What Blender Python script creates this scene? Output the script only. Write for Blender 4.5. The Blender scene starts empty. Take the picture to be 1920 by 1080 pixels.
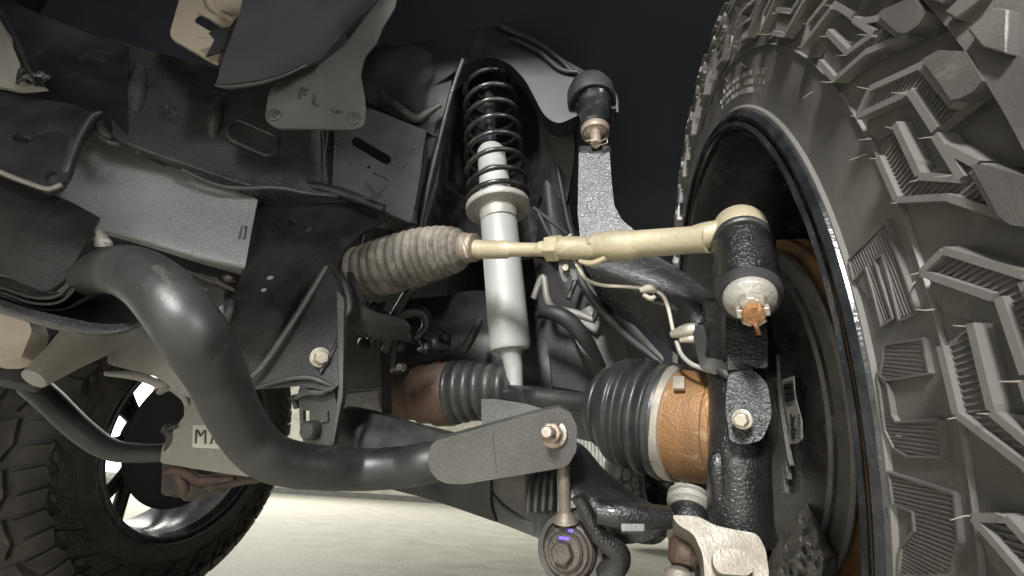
import bpy, bmesh, math, random
import numpy as np
from mathutils import Vector, Matrix, Euler
random.seed(7)
R = math.radians
sc = bpy.context.scene
COL = sc.collection

# ---------------------------------------------------------------- camera
CAM = Vector((0, 0, .3307)); FPX = 857.1; PIT = .4206; ROLL = -.0646
_r = Vector((1, 0, 0)); _f = Vector((0, math.cos(PIT), math.sin(PIT))); _u = Vector((0, -math.sin(PIT), math.cos(PIT)))
CX = _r*math.cos(ROLL) - _u*math.sin(ROLL)
CY = _r*math.sin(ROLL) + _u*math.cos(ROLL)
cam = bpy.data.cameras.new('camera'); co = bpy.data.objects.new('camera', cam); COL.objects.link(co)
m = Matrix((CX, CY, -_f)).transposed().to_4x4(); m.translation = CAM
co.matrix_world = m
cam.sensor_width = 36; cam.lens = FPX/1920*36; cam.clip_start = .01; cam.clip_end = 200
sc.camera = co
sc.render.resolution_x = 1024; sc.render.resolution_y = 576

# ---------------------------------------------------------------- world, lamps, exposure
w = bpy.data.worlds.new('World'); sc.world = w; w.use_nodes = True
bg = w.node_tree.nodes['Background']; bg.inputs[0].default_value = (.80, .90, 1, 1); bg.inputs[1].default_value = .15
sc.view_settings.view_transform = 'Standard'; sc.view_settings.look = 'None'
sc.view_settings.exposure = .5; sc.view_settings.gamma = 1
sc.cycles.use_denoising = True; sc.cycles.max_bounces = 7; sc.cycles.diffuse_bounces = 4
sc.cycles.sample_clamp_indirect = 6

def area(name, loc, target, sx, sy, power, col=(1, 1, 1)):
    l = bpy.data.lights.new(name, 'AREA'); l.shape = 'RECTANGLE'; l.size = sx; l.size_y = sy; l.energy = power; l.color = col
    o = bpy.data.objects.new(name, l); COL.objects.link(o); o.location = loc
    o.rotation_euler = (Vector(target)-Vector(loc)).to_track_quat('-Z', 'Y').to_euler()
    return o
area('area_lamp', (-.55, -1.45, 1.30), (.25, .25, .5), .24, .4, 70, (1, .99, .97))
area('area_lamp', (1.15, -1.05, .80), (.25, .4, .45), .16, .5, 18, (1, .99, .97))
area('area_lamp', (-.9, -.9, .30), (-.3, .5, .4), .8, .2, 3, (1, .96, .9))  # added fill lamp near the floor, brightens the undersides
area('area_lamp', (-3.5, 7.0, 3.6), (-2, 5, 0), 3, 5, 215, (1, .97, .9))
area('area_lamp', (5.5, 7.0, 3.6), (3, 7.0, 0), 3, 5, 160, (1, .97, .9))

# ---------------------------------------------------------------- directions of the vehicle and of the steered wheel
AX = Vector((-.768, .640, 0)); RE = Vector((.640, .768, 0)); UP = Vector((0, 0, 1))
WC = Vector((.2072, .4367, .4203)); WY = 1.3474
WN = Vector((-math.sin(WY), math.cos(WY), 0)); WU = Vector((math.cos(WY), math.sin(WY), 0)); WV = UP.copy()

def ray(px, py): return _f + CX*((px-960)/FPX) + CY*((540-py)/FPX)
def P(px, py, d): return CAM + ray(px, py)*d
def dep(p): return (Vector(p)-CAM).dot(_f)

# ---------------------------------------------------------------- materials
MATS = {}
def mat(name, col, rough=.5, metal=0, dust=(.3, .27, .22), damt=.3, ns=28, bump=.25, bs=700, spk=0, spkc=(.6, .6, .6), spks=900, streak=None, rv=.15, coat=0, wear=.4, ws=45, wt=.60, wc=None):
    mt = bpy.data.materials.new(name); mt.use_nodes = True; nt = mt.node_tree; N = nt.nodes; L = nt.links
    b = N['Principled BSDF']; tc = N.new('ShaderNodeTexCoord'); mp = N.new('ShaderNodeMapping'); L.new(tc.outputs['Object'], mp.inputs[0])
    if streak: mp.inputs['Scale'].default_value = streak
    n1 = N.new('ShaderNodeTexNoise'); n1.inputs['Scale'].default_value = ns; n1.inputs['Detail'].default_value = 7; n1.inputs['Roughness'].default_value = .62
    L.new(mp.outputs[0], n1.inputs['Vector'])
    rp = N.new('ShaderNodeValToRGB'); rp.color_ramp.elements[0].position = .40; rp.color_ramp.elements[1].position = .68
    L.new(n1.outputs[0], rp.inputs[0])
    mu = N.new('ShaderNodeMath'); mu.operation = 'MULTIPLY'; mu.inputs[1].default_value = damt; L.new(rp.outputs[0], mu.inputs[0])
    mx = N.new('ShaderNodeMixRGB'); mx.inputs[1].default_value = (*col, 1); mx.inputs[2].default_value = (*dust, 1); L.new(mu.outputs[0], mx.inputs[0])
    out = mx.outputs[0]
    n0 = N.new('ShaderNodeTexNoise'); n0.inputs['Scale'].default_value = 6; n0.inputs['Detail'].default_value = 3; L.new(tc.outputs['Object'], n0.inputs['Vector'])
    hv = N.new('ShaderNodeHueSaturation'); mr = N.new('ShaderNodeMapRange'); mr.inputs[3].default_value = .8; mr.inputs[4].default_value = 1.2
    mr.inputs[1].default_value = .3; mr.inputs[2].default_value = .7
    L.new(n0.outputs[0], mr.inputs[0]); L.new(mr.outputs[0], hv.inputs['Value']); L.new(out, hv.inputs['Color']); out = hv.outputs[0]
    wn = N.new('ShaderNodeTexNoise'); wn.inputs['Scale'].default_value = ws; wn.inputs['Detail'].default_value = 9; wn.inputs['Roughness'].default_value = .72; wn.inputs['Distortion'].default_value = .6
    L.new(tc.outputs['Object'], wn.inputs['Vector'])
    wr = N.new('ShaderNodeValToRGB'); wr.color_ramp.elements[0].position = wt; wr.color_ramp.elements[1].position = wt+.05; L.new(wn.outputs[0], wr.inputs[0])
    wm = N.new('ShaderNodeMath'); wm.operation = 'MULTIPLY'; wm.inputs[1].default_value = wear; L.new(wr.outputs[0], wm.inputs[0])
    wx = N.new('ShaderNodeMixRGB'); wx.inputs[2].default_value = (*(wc or tuple(min(.8, c*1.35) for c in dust)), 1); L.new(out, wx.inputs[1]); L.new(wm.outputs[0], wx.inputs[0]); out = wx.outputs[0]
    n2 = N.new('ShaderNodeTexNoise'); n2.inputs['Scale'].default_value = bs; n2.inputs['Detail'].default_value = 3; L.new(tc.outputs['Object'], n2.inputs['Vector'])
    if spk:
        v = N.new('ShaderNodeTexNoise'); v.inputs['Scale'].default_value = spks; v.inputs['Detail'].default_value = 1.5; L.new(tc.outputs['Object'], v.inputs['Vector'])
        r2 = N.new('ShaderNodeValToRGB'); r2.color_ramp.elements[0].position = .56; r2.color_ramp.elements[1].position = .68; L.new(v.outputs[0], r2.inputs[0])
        m2 = N.new('ShaderNodeMath'); m2.operation = 'MULTIPLY'; m2.inputs[1].default_value = spk; L.new(r2.outputs[0], m2.inputs[0])
        x2 = N.new('ShaderNodeMixRGB'); x2.inputs[2].default_value = (*spkc, 1); L.new(out, x2.inputs[1]); L.new(m2.outputs[0], x2.inputs[0]); out = x2.outputs[0]
    L.new(out, b.inputs['Base Color'])
    b.inputs['Metallic'].default_value = metal
    rr = N.new('ShaderNodeMapRange'); rr.inputs[3].default_value = max(.05, rough-rv); rr.inputs[4].default_value = min(1, rough+rv); L.new(n1.outputs[0], rr.inputs[0])
    rr.inputs[1].default_value = .3; rr.inputs[2].default_value = .7
    L.new(rr.outputs[0], b.inputs['Roughness'])
    bp = N.new('ShaderNodeBump'); bp.inputs['Strength'].default_value = bump; bp.inputs['Distance'].default_value = .001
    ad = N.new('ShaderNodeMath'); ad.operation = 'ADD'; L.new(n2.outputs[0], ad.inputs[0]); L.new(n1.outputs[0], ad.inputs[1]); L.new(ad.outputs[0], bp.inputs['Height'])
    L.new(bp.outputs[0], b.inputs['Normal'])
    if coat: b.inputs['Coat Weight'].default_value = coat; b.inputs['Coat Roughness'].default_value = .15
    MATS[name] = mt; return mt
mat('tyre_rubber', (.068, .064, .060), .45, dust=(.135, .122, .108), damt=.5, ns=18, bump=.2, bs=1400, rv=.14, wear=.35, ws=34, wt=.58, wc=(.17, .15, .128))
mat('tyre_edge', (.12, .115, .108), .38, damt=0, bump=.1, wear=.3, wc=(.24, .22, .19))  # lighter than the tread rubber: paints light caught on polished moulded edges
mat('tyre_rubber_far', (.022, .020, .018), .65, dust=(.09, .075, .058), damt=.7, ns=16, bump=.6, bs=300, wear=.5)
mat('satin_black', (.012, .012, .0125), .42, dust=(.042, .038, .034), damt=.5, ns=14, bump=.14, bs=1600, rv=.09, wear=.55, ws=34, wt=.575, wc=(.06, .056, .05))
mat('dull_black', (.014, .014, .0155), .6, dust=(.045, .04, .036), damt=.45, ns=30, bump=.3)
mat('frame_black', (.0125, .0125, .013), .36, .2, dust=(.05, .047, .043), damt=.5, ns=16, bump=.45, bs=900, spk=.2, spkc=(.14, .14, .135), spks=1100, wear=.35)
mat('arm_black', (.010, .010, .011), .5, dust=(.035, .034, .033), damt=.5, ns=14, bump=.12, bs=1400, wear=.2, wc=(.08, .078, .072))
mat('clean_black', (.008, .0085, .0095), .5, dust=(.02, .02, .021), damt=.5, ns=12, bump=.4, wear=.15, wc=(.05, .05, .05))
mat('frame_grey', (.033, .034, .036), .34, .35, dust=(.10, .098, .094), damt=.6, ns=10, bump=.9, bs=900, spk=.35, spkc=(.26, .26, .25), spks=900, wear=.4, ws=50)
mat('plate_grey', (.25, .255, .26), .36, .35, dust=(.30, .305, .30), damt=.4, ns=10, bump=.9, bs=900, spk=.6, spkc=(.5, .51, .51), spks=1000, wear=.1)
mat('bracket_grey', (.036, .036, .034), .45, .25, dust=(.11, .105, .095), damt=.5, ns=18, bump=.4, bs=900, spk=.25, spkc=(.16, .155, .145), spks=1100, wear=.3)
mat('paddle_grey', (.060, .059, .056), .42, .25, dust=(.10, .095, .088), damt=.4, ns=20, bump=.4, bs=900, spk=.35, spkc=(.24, .235, .22), spks=1200, wear=.12)
mat('texture_black', (.009, .0095, .010), .24, dust=(.035, .034, .033), damt=.35, ns=40, bump=1.0, bs=620, rv=.1, coat=.3, wear=.25, wc=(.07, .068, .064))
mat('cast_grey', (.085, .087, .09), .34, .5, dust=(.14, .142, .145), damt=.5, ns=60, bump=.8, bs=900, spk=.8, spkc=(.45, .46, .47), spks=1000, wear=.2)
mat('cream_alloy', (.37, .335, .235), .42, .25, dust=(.38, .29, .165), damt=.4, ns=30, bump=.35, bs=700, spk=.15, spkc=(.28, .16, .07), spks=260, wear=.3, ws=30, wt=.58, wc=(.60, .565, .45))
mat('cast_alloy', (.22, .205, .17), .5, .3, dust=(.17, .14, .10), damt=.6, ns=34, bump=.5, bs=600, wear=.2, wc=(.30, .28, .24))
mat('silver_paint', (.33, .345, .33), .48, .12, dust=(.32, .32, .295), damt=.45, ns=9, bump=.2, bs=900, wear=.25, ws=34, wt=.6, wc=(.30, .28, .24))
mat('white_paint', (.33, .325, .30), .42, .3, dust=(.36, .32, .26), damt=.5, ns=30, bump=.5, bs=500, wear=.4, wc=(.3, .22, .14))
mat('coil_black', (.012, .012, .013), .24, dust=(.09, .08, .065), damt=.3, ns=40, bump=.3, rv=.08, wear=.25)
mat('dusty_rubber', (.070, .062, .052), .7, dust=(.26, .235, .195), damt=.8, ns=34, bump=1, bs=320, wear=.5, ws=70, wt=.55, wc=(.05, .044, .036))
mat('boot_rubber', (.018, .0205, .0205), .42, dust=(.065, .06, .052), damt=.5, ns=18, bump=.35, bs=300, wear=.4, ws=30, wt=.6, wc=(.13, .115, .09))
mat('rust_brown', (.25, .135, .055), .55, .35, dust=(.11, .062, .036), damt=.8, ns=24, bump=.8, bs=500, streak=(1, 1, .25), wear=.6, ws=40, wt=.55, wc=(.36, .25, .16))
mat('rust_dark', (.085, .05, .034), .6, .3, dust=(.035, .027, .023), damt=.8, ns=25, bump=1, bs=300, wear=.5, wc=(.16, .09, .055))
mat('rust_orange', (.26, .13, .055), .65, .2, dust=(.2, .08, .03), damt=.6, ns=80, bump=.8, bs=400)
mat('zinc', (.42, .40, .35), .35, .6, dust=(.45, .36, .25), damt=.4, ns=40, bump=.2)
mat('zinc_rusty', (.36, .31, .26), .42, .5, dust=(.24, .14, .08), damt=.7, ns=90, bump=.6, wear=.5)
mat('gloss_black', (.010, .011, .013), .24, dust=(.05, .051, .053), damt=.4, ns=45, bump=.3, bs=400, rv=.1, coat=.3, wear=.35, wc=(.12, .122, .124))
mat('dirty_shield', (.016, .0165, .017), .34, .2, dust=(.10, .098, .09), damt=.6, ns=17, bump=.7, bs=400, rv=.15, streak=(1, 1, .45), wear=.6, ws=26, wt=.57, wc=(.17, .168, .155))
mat('shield_rim', (.10, .096, .088), .5, .25, dust=(.2, .19, .165), damt=.6, ns=30, bump=.8, bs=400, wear=.5, wc=(.04, .038, .034))
mat('crumpled_metal', (.075, .072, .065), .42, .3, dust=(.20, .185, .155), damt=.7, ns=22, bump=1, bs=300, wear=.6, ws=30, wt=.54, wc=(.03, .029, .027))
mat('rod_worn', (.15, .13, .105), .5, .3, dust=(.09, .075, .06), damt=.6, ns=60, bump=.6, wear=.4)
mat('guide_grey', (.055, .054, .05), .55, .2, dust=(.10, .095, .085), damt=.4, ns=18, bump=.3, bs=900, wear=.15)
mat('navy_liner', (.016, .020, .027), .75, dust=(.026, .031, .040), damt=.6, ns=5, bump=.3, bs=200, wear=.12, wc=(.05, .056, .066))
mat('purple_paint', (.16, .10, .62), .5, damt=0)
mat('label_white', (.38, .37, .33), .6, dust=(.5, .48, .4), damt=.3)
mat('label_ink', (.03, .03, .03), .6, damt=0)
mat('beige_panel', (.36, .315, .25), .65, dust=(.26, .22, .17), damt=.5, ns=12, bump=.4)
mat('tan_plate', (.21, .203, .185), .5, .25, dust=(.17, .155, .13), damt=.6, ns=12, bump=.6, wear=.5, wc=(.36, .34, .3))
mat('hose_grey', (.30, .28, .23), .5, dust=(.40, .36, .28), damt=.6, ns=60, bump=.3)
mat('warm_grime', (.048, .040, .036), .5, .3, dust=(.12, .10, .082), damt=.6, ns=26, bump=1, bs=300, wear=.5)
mat('rim_lit', (.75, .76, .76), .3, .6, dust=(.5, .5, .5), damt=.3, ns=10, bump=.1)  # pale colour stands in for light from outside on the far barrel

# ---------------------------------------------------------------- mesh helpers
WO = {}
def tag(o, label=None, cat=None, group=None, kind=None):
    if label: o['label'] = label
    if cat: o['category'] = cat
    if group: o['group'] = group
    if kind: o['kind'] = kind
    return o
def thing(name, label, cat, loc, group=None):
    o = bpy.data.objects.new(name, None); COL.objects.link(o); o.empty_display_size = .02
    o.location = loc; WO[o] = Vector(loc); return tag(o, label, cat, group)
class G:
    def __init__(s): s.v = []; s.f = []
    def add(s, v, f):
        k = len(s.v); s.v += [Vector(x) for x in v]; s.f += [tuple(i+k for i in q) for q in f]; return s
def build(name, g, mt, parent=None, bevel=0, sharp=38, sub=0, local=False, smooth=True, kind=None, seg=2):
    me = bpy.data.meshes.new(name)
    o = bpy.data.objects.new(name, me); COL.objects.link(o)
    if local: c = Vector((0, 0, 0))
    else:
        lo = Vector([min(v[i] for v in g.v) for i in range(3)]); hi = Vector([max(v[i] for v in g.v) for i in range(3)]); c = (lo+hi)/2
    me.from_pydata([tuple(v-c) for v in g.v], [], g.f); me.validate()
    bm = bmesh.new(); bm.from_mesh(me); bmesh.ops.recalc_face_normals(bm, faces=bm.faces); bm.to_mesh(me); bm.free()
    if smooth:
        me.shade_smooth()
        me.set_sharp_from_angle(angle=R(sharp))
    me.materials.append(MATS[mt])
    if not local: WO[o] = c
    if parent:
        o.parent = parent; o.location = (c - WO[parent]) if not local else (0, 0, 0)
    else: o.location = c
    if bevel:
        b = o.modifiers.new('edge_round', 'BEVEL'); b.width = bevel; b.segments = seg; b.limit_method = 'ANGLE'; b.angle_limit = R(40); b.harden_normals = False
    if sub:
        s = o.modifiers.new('soft', 'SUBSURF'); s.levels = s.render_levels = sub
    if kind: o['kind'] = kind
    return o
def cr(pts, n=8, closed=False):
    A = [np.array(p, float) for p in pts]; out = []; N_ = len(A)
    for i in range(N_ if closed else N_-1):
        if closed: p0, p1, p2, p3 = A[i-1], A[i], A[(i+1) % N_], A[(i+2) % N_]
        else:
            p1, p2 = A[i], A[i+1]; p0 = A[i-1] if i else 2*p1-p2; p3 = A[i+2] if i+2 < N_ else 2*p2-p1
        for k in range(n):
            t = k/n
            out.append(.5*((2*p1)+(-p0+p2)*t+(2*p0-5*p1+4*p2-p3)*t*t+(-p0+3*p1-3*p2+p3)*t**3))
    if not closed: out.append(A[-1])
    return out
def sweep(g, pts, rad, seg=20, cap=True, flat=1.0, flatdir=None):
    n = len(pts); pts = [Vector(p) for p in pts]
    T = [(pts[min(i+1, n-1)]-pts[max(i-1, 0)]).normalized() for i in range(n)]
    a = flatdir if flatdir else (Vector((0, 0, 1)) if abs(T[0].z) < .9 else Vector((1, 0, 0)))
    a = (a-T[0]*a.dot(T[0])).normalized(); V = []; Fc = []
    for i in range(n):
        a = (a-T[i]*a.dot(T[i])).normalized(); b = T[i].cross(a)
        for k in range(seg):
            th = 2*math.pi*k/seg
            V.append(pts[i]+a*math.cos(th)*rad[i]+b*math.sin(th)*rad[i]*flat)
    for i in range(n-1):
        for k in range(seg):
            Fc.append((i*seg+k, i*seg+(k+1) % seg, (i+1)*seg+(k+1) % seg, (i+1)*seg+k))
    if cap: Fc.append(tuple(range(seg))[::-1]); Fc.append(tuple((n-1)*seg+k for k in range(seg)))
    return g.add(V, Fc)
def tube(pts, n=8, seg=20, cap=True, g=None, **k):
    """pts: (px, py, depth, radius in px at that depth)"""
    g = g or G(); q = cr(pts, n)
    return sweep(g, [P(*p[:3]) for p in q], [max(1e-5, p[3])*p[2]/FPX for p in q], seg, cap, **k)
def wire(pts, r, n=8, seg=8, g=None):
    g = g or G(); q = cr(pts, n); return sweep(g, [P(*p[:3]) for p in q], [r]*len(q), seg)
def lathe(A, B, prof, seg=40, g=None, capA=True, capB=True):
    """prof (t, r) between world points A and B, r in metres"""
    g = g or G(); A = Vector(A); B = Vector(B); T = (B-A).normalized()
    a = Vector((0, 0, 1)) if abs(T.z) < .9 else Vector((1, 0, 0)); a = (a-T*a.dot(T)).normalized(); b = T.cross(a); V = []; Fc = []
    for t, r in prof:
        c = A+(B-A)*t
        for k in range(seg):
            th = 2*math.pi*k/seg; V.append(c+(a*math.cos(th)+b*math.sin(th))*max(r, 1e-5))
    n = len(prof)
    for i in range(n-1):
        for k in range(seg): Fc.append((i*seg+k, i*seg+(k+1) % seg, (i+1)*seg+(k+1) % seg, (i+1)*seg+k))
    if capA: Fc.append(tuple(range(seg))[::-1])
    if capB: Fc.append(tuple((n-1)*seg+k for k in range(seg)))
    return g.add(V, Fc)
def lpx(a, b, prof, seg=40, **k):
    """like lathe, a and b are (px, py, depth), radii in px"""
    return lathe(P(*a), P(*b), [(t, r*(a[2]+(b[2]-a[2])*t)/FPX) for t, r in prof], seg, **k)
def fillet(pts, rad, n=4):
    out = []; L = len(pts)
    for i in range(L):
        p0, p1, p2 = [np.array(pts[j % L], float) for j in (i-1, i, i+1)]
        a = p0-p1; b = p2-p1; la, lb = np.linalg.norm(a), np.linalg.norm(b)
        k = min(rad, la*.45, lb*.45)
        s = p1+a/la*k; e = p1+b/lb*k
        for j in range(n+1):
            t = j/n; out.append(tuple((1-t)**2*s+2*t*(1-t)*p1+t*t*e))
    return out
def plane_of(anc):
    A, B, C_ = [P(*q) for q in anc]; nn = (B-A).cross(C_-A).normalized()
    if nn.dot(A-CAM) < 0: nn = -nn
    return A, nn
def onpl(px, py, pl):
    A, nn = pl; d = ray(px, py); return CAM+d*((A-CAM).dot(nn)/d.dot(nn))
def oval(cx, cy, rx, ry, ang=0, n=20):
    a = R(ang); return [(cx+rx*math.cos(t)*math.cos(a)-ry*math.sin(t)*math.sin(a), cy+rx*math.cos(t)*math.sin(a)+ry*math.sin(t)*math.cos(a)) for t in [2*math.pi*k/n for k in range(n)]]
def slot(x0, y0, x1, y1, r, n=7):
    a = math.atan2(y1-y0, x1-x0); o = []
    for k in range(n+1): t = a-math.pi/2+math.pi*k/n; o.append((x1+r*math.cos(t), y1+r*math.sin(t)))
    for k in range(n+1): t = a+math.pi/2+math.pi*k/n; o.append((x0+r*math.cos(t), y0+r*math.sin(t)))
    return o
from mathutils.geometry import tessellate_polygon
def plate(outline, anc, th=.003, holes=(), rad=0, g=None, front=0):
    """flat plate in the plane through three (px, py, depth) points; thickness goes away from the lens"""
    g = g or G(); pl = plane_of(anc) if not isinstance(anc[0], Vector) else anc
    loops = [fillet(outline, rad) if rad else list(outline)]+[list(h) for h in holes]
    W3 = [[onpl(*p, pl) for p in lp] for lp in loops]
    tri = tessellate_polygon(W3); flat = [p for lp in W3 for p in lp]; nn = pl[1]; k = len(flat)
    V = [p-nn*front for p in flat]+[p+nn*th for p in flat]
    Fc = [tuple(t) for t in tri]+[tuple(i+k for i in t[::-1]) for t in tri]; s = 0
    for lp in W3:
        L = len(lp)
        for i in range(L): Fc.append((s+i, s+(i+1) % L, s+(i+1) % L+k, s+i+k))
        s += L
    return g.add(V, Fc)
def sheet(rows, th=.003, nu=6, nv=6, g=None, lin=False):
    """rows of (px, py, depth) -> smooth pressed sheet with thickness"""
    g = g or G()
    rr = [cr(r, nu) for r in rows]; m_ = len(rr[0])
    cols = [cr([r[i] for r in rr], nv) for i in range(m_)]; n_ = len(cols[0])
    Q = [[P(*cols[i][j]) for i in range(m_)] for j in range(n_)]
    V = [p for row in Q for p in row]; N_ = []
    for j in range(n_):
        for i in range(m_):
            a = Q[j][min(i+1, m_-1)]-Q[j][max(i-1, 0)]; b = Q[min(j+1, n_-1)][i]-Q[max(j-1, 0)][i]; c = a.cross(b)
            c = c.normalized() if c.length > 1e-12 else Vector((0, 1, 0))
            if c.dot(Q[j][i]-CAM) < 0: c = -c
            N_.append(c)
    k = len(V); V2 = V+[v+nn*th for v, nn in zip(V, N_)]; Fc = []
    for j in range(n_-1):
        for i in range(m_-1):
            a = j*m_+i; Fc.append((a, a+1, a+m_+1, a+m_)); Fc.append((a+k, a+m_+k, a+m_+1+k, a+1+k))
    for i in range(m_-1):
        for a in (i, (n_-1)*m_+i): Fc.append((a, a+k, a+1+k, a+1))
    for j in range(n_-1):
        for a in (j*m_, j*m_+m_-1): Fc.append((a, a+m_, a+m_+k, a+k))
    return g.add(V2, Fc)
def hexbolt(pos, dr, r, h, g=None, washer=0, wh=.0015, rot=.2, stud=0, sh=0, flange=1.0):
    g = g or G(); pos = Vector(pos); dr = Vector(dr).normalized(); z = pos.copy()
    if washer: lathe(z, z+dr*wh, [(0, washer), (.7, washer), (1, washer*.93)], 32, g=g); z = z+dr*wh
    a = Vector((0, 0, 1)) if abs(dr.z) < .9 else Vector((1, 0, 0)); a = (a-dr*a.dot(dr)).normalized(); b = dr.cross(a); V = []; Fc = []
    for hh, rr_ in ((0, r*flange), (h*.12, r), (h*.86, r), (h, r*.86)):
        for k in range(6):
            t = rot+math.pi/3*k; V.append(z+dr*hh+(a*math.cos(t)+b*math.sin(t))*rr_)
    for i in range(3):
        for k in range(6): Fc.append((i*6+k, i*6+(k+1) % 6, (i+1)*6+(k+1) % 6, (i+1)*6+k))
    Fc.append(tuple(range(18, 24))); Fc.append(tuple(range(6))[::-1]); g.add(V, Fc)
    if stud: lathe(z+dr*h*.9, z+dr*(h+sh), [(0, stud), (.85, stud), (1, stud*.8)], 20, g=g)
    return g
def boxw(c, ax, ay, az, g=None):
    g = g or G(); c = Vector(c); V = [c+ax*i+ay*j+az*k for i in (-1, 1) for j in (-1, 1) for k in (-1, 1)]
    return g.add(V, [(0, 1, 3, 2), (4, 6, 7, 5), (0, 4, 5, 1), (2, 3, 7, 6), (0, 2, 6, 4), (1, 5, 7, 3)])
def loc_thing(name, label, cat, px, py, d, group=None): return thing(name, label, cat, P(px, py, d), group)
#@@STRUCT
# ================================================================ floor and room
def floor():
    me = G().add([(-14, -8, 0), (18, -8, 0), (18, 22, 0), (-14, 22, 0)], [(0, 1, 2, 3)])
    mt = bpy.data.materials.new('floor_concrete'); mt.use_nodes = True; nt = mt.node_tree; N = nt.nodes; L = nt.links; b = N['Principled BSDF']
    tc = N.new('ShaderNodeTexCoord'); n = N.new('ShaderNodeTexNoise'); n.inputs['Scale'].default_value = 5; n.inputs['Detail'].default_value = 9; L.new(tc.outputs['Object'], n.inputs['Vector'])
    rp = N.new('ShaderNodeValToRGB'); rp.color_ramp.elements[0].color = (.46, .44, .36, 1); rp.color_ramp.elements[1].color = (.60, .58, .49, 1)
    rp.color_ramp.elements[0].position = .3; rp.color_ramp.elements[1].position = .62
    L.new(n.outputs[0], rp.inputs[0])
    f = N.new('ShaderNodeTexNoise'); f.inputs['Scale'].default_value = 60; f.inputs['Detail'].default_value = 4; L.new(tc.outputs['Object'], f.inputs['Vector'])
    mx = N.new('ShaderNodeMixRGB'); mx.blend_type = 'OVERLAY'; mx.inputs[0].default_value = .6; L.new(rp.outputs[0], mx.inputs[1]); L.new(f.outputs[0], mx.inputs[2]); L.new(mx.outputs[0], b.inputs['Base Color'])
    mr = N.new('ShaderNodeMapRange'); mr.inputs[3].default_value = .55; mr.inputs[4].default_value = .8; L.new(n.outputs[0], mr.inputs[0]); L.new(mr.outputs[0], b.inputs['Roughness'])
    bp = N.new('ShaderNodeBump'); bp.inputs['Strength'].default_value = .3; bp.inputs['Distance'].default_value = .004; L.new(f.outputs[0], bp.inputs['Height']); L.new(bp.outputs[0], b.inputs['Normal'])
    MATS['floor_concrete'] = mt
    build('floor', me, 'floor_concrete', smooth=False, kind='structure')
floor()
mat('wall_paint', (.66, .63, .52), .8, dust=(.55, .52, .42), damt=.4, ns=2, bump=.1, bs=40)
mat('door_metal', (.74, .74, .70), .5, .1, dust=(.6, .6, .55), damt=.3, ns=3, bump=.1, bs=40)
g = G().add([(-14, 12, 0), (18, 12, 0), (18, 12.2, 0), (-14, 12.2, 0), (-14, 12, 5), (18, 12, 5), (18, 12.2, 5), (-14, 12.2, 5)], [(0, 1, 5, 4), (1, 2, 6, 5), (2, 3, 7, 6), (3, 0, 4, 7), (4, 5, 6, 7), (0, 3, 2, 1)])
build('back_wall', g, 'wall_paint', smooth=False, kind='structure')
dr = thing('roller_door', 'white vertically ribbed garage door in the far wall', 'garage door', (3.3, 11.95, 0))
g = G()
for k in range(60):
    x = 1.0+k*.09; boxw((x, 11.93, 1.6), Vector((.036, 0, 0)), Vector((0, .03, 0)), Vector((0, 0, 1.6)), g)
boxw((3.7, 11.97, 1.6), Vector((2.8, 0, 0)), Vector((0, .015, 0)), Vector((0, 0, 1.61)), g)
build('door_panel', g, 'door_metal', dr, bevel=.008)
build('skirting', boxw((-6.5, 11.97, .06), Vector((7.2, 0, 0)), Vector((0, .02, 0)), Vector((0, 0, .06))), 'tan_plate', kind='structure')

# bright shop window in the left wall
sw_ = build('side_wall', boxw((-7.1, 2, 2.5), Vector((.1, 0, 0)), Vector((0, 9.9, 0)), Vector((0, 0, 2.5))), 'wall_paint', smooth=False, kind='structure')
mt = bpy.data.materials.new('bright_glass'); mt.use_nodes = True; bb = mt.node_tree.nodes['Principled BSDF']; bb.inputs['Emission Color'].default_value = (.95, 1, .97, 1); bb.inputs['Emission Strength'].default_value = 2.2; MATS['bright_glass'] = mt
win = thing('shop_window', 'overexposed bright window far behind the opposite wheel', 'window', (-6.98, 7.5, 1.6))
for k in range(4):
    build('pane', boxw((-6.97, 4.9+k*1.75, 1.6), Vector((.01, 0, 0)), Vector((0, .8, 0)), Vector((0, 0, 1.35))), 'bright_glass', win, smooth=False)
g = G()
for k in range(5): boxw((-6.96, 4.03+k*1.75, 1.6), Vector((.03, 0, 0)), Vector((0, .05, 0)), Vector((0, 0, 1.45)), g)
for z in (.2, 3.0): boxw((-6.955, 7.5, z), Vector((.03, 0, 0)), Vector((0, 3.5, 0)), Vector((0, 0, .05)), g)
build('window_frame', g, 'door_metal', win)

#@@WHEEL
# ================================================================ near wheel (steered), local Z = axle pointing inboard
PROF = [(.262, -.002), (.303, -.004), (.33, -.008), (.355, -.014), (.375, -.024), (.390, -.040), (.398, -.07), (.402, -.14), (.398, -.21), (.39, -.24), (.365, -.265), (.31, -.278), (.262, -.27)]
_pr = np.array(PROF); _sl = np.concatenate([[0], np.cumsum(np.hypot(*np.diff(_pr, axis=0).T))])
def pat(s):
    r = np.interp(s, _sl, _pr[:, 0]); z = np.interp(s, _sl, _pr[:, 1]); return r, z
def pnorm(s):
    e = .012; r0, z0 = pat(max(0, s-e)); r1, z1 = pat(min(_sl[-1], s+e)); t = np.array([r1-r0, z1-z0]); t /= np.linalg.norm(t)
    return -t[1], t[0]
def tp(th, s, h):
    r, z = pat(s); nr, nz = pnorm(s)
    r += nr*h; z += nz*h; return Vector((r*math.cos(th), r*math.sin(th), z))
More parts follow.
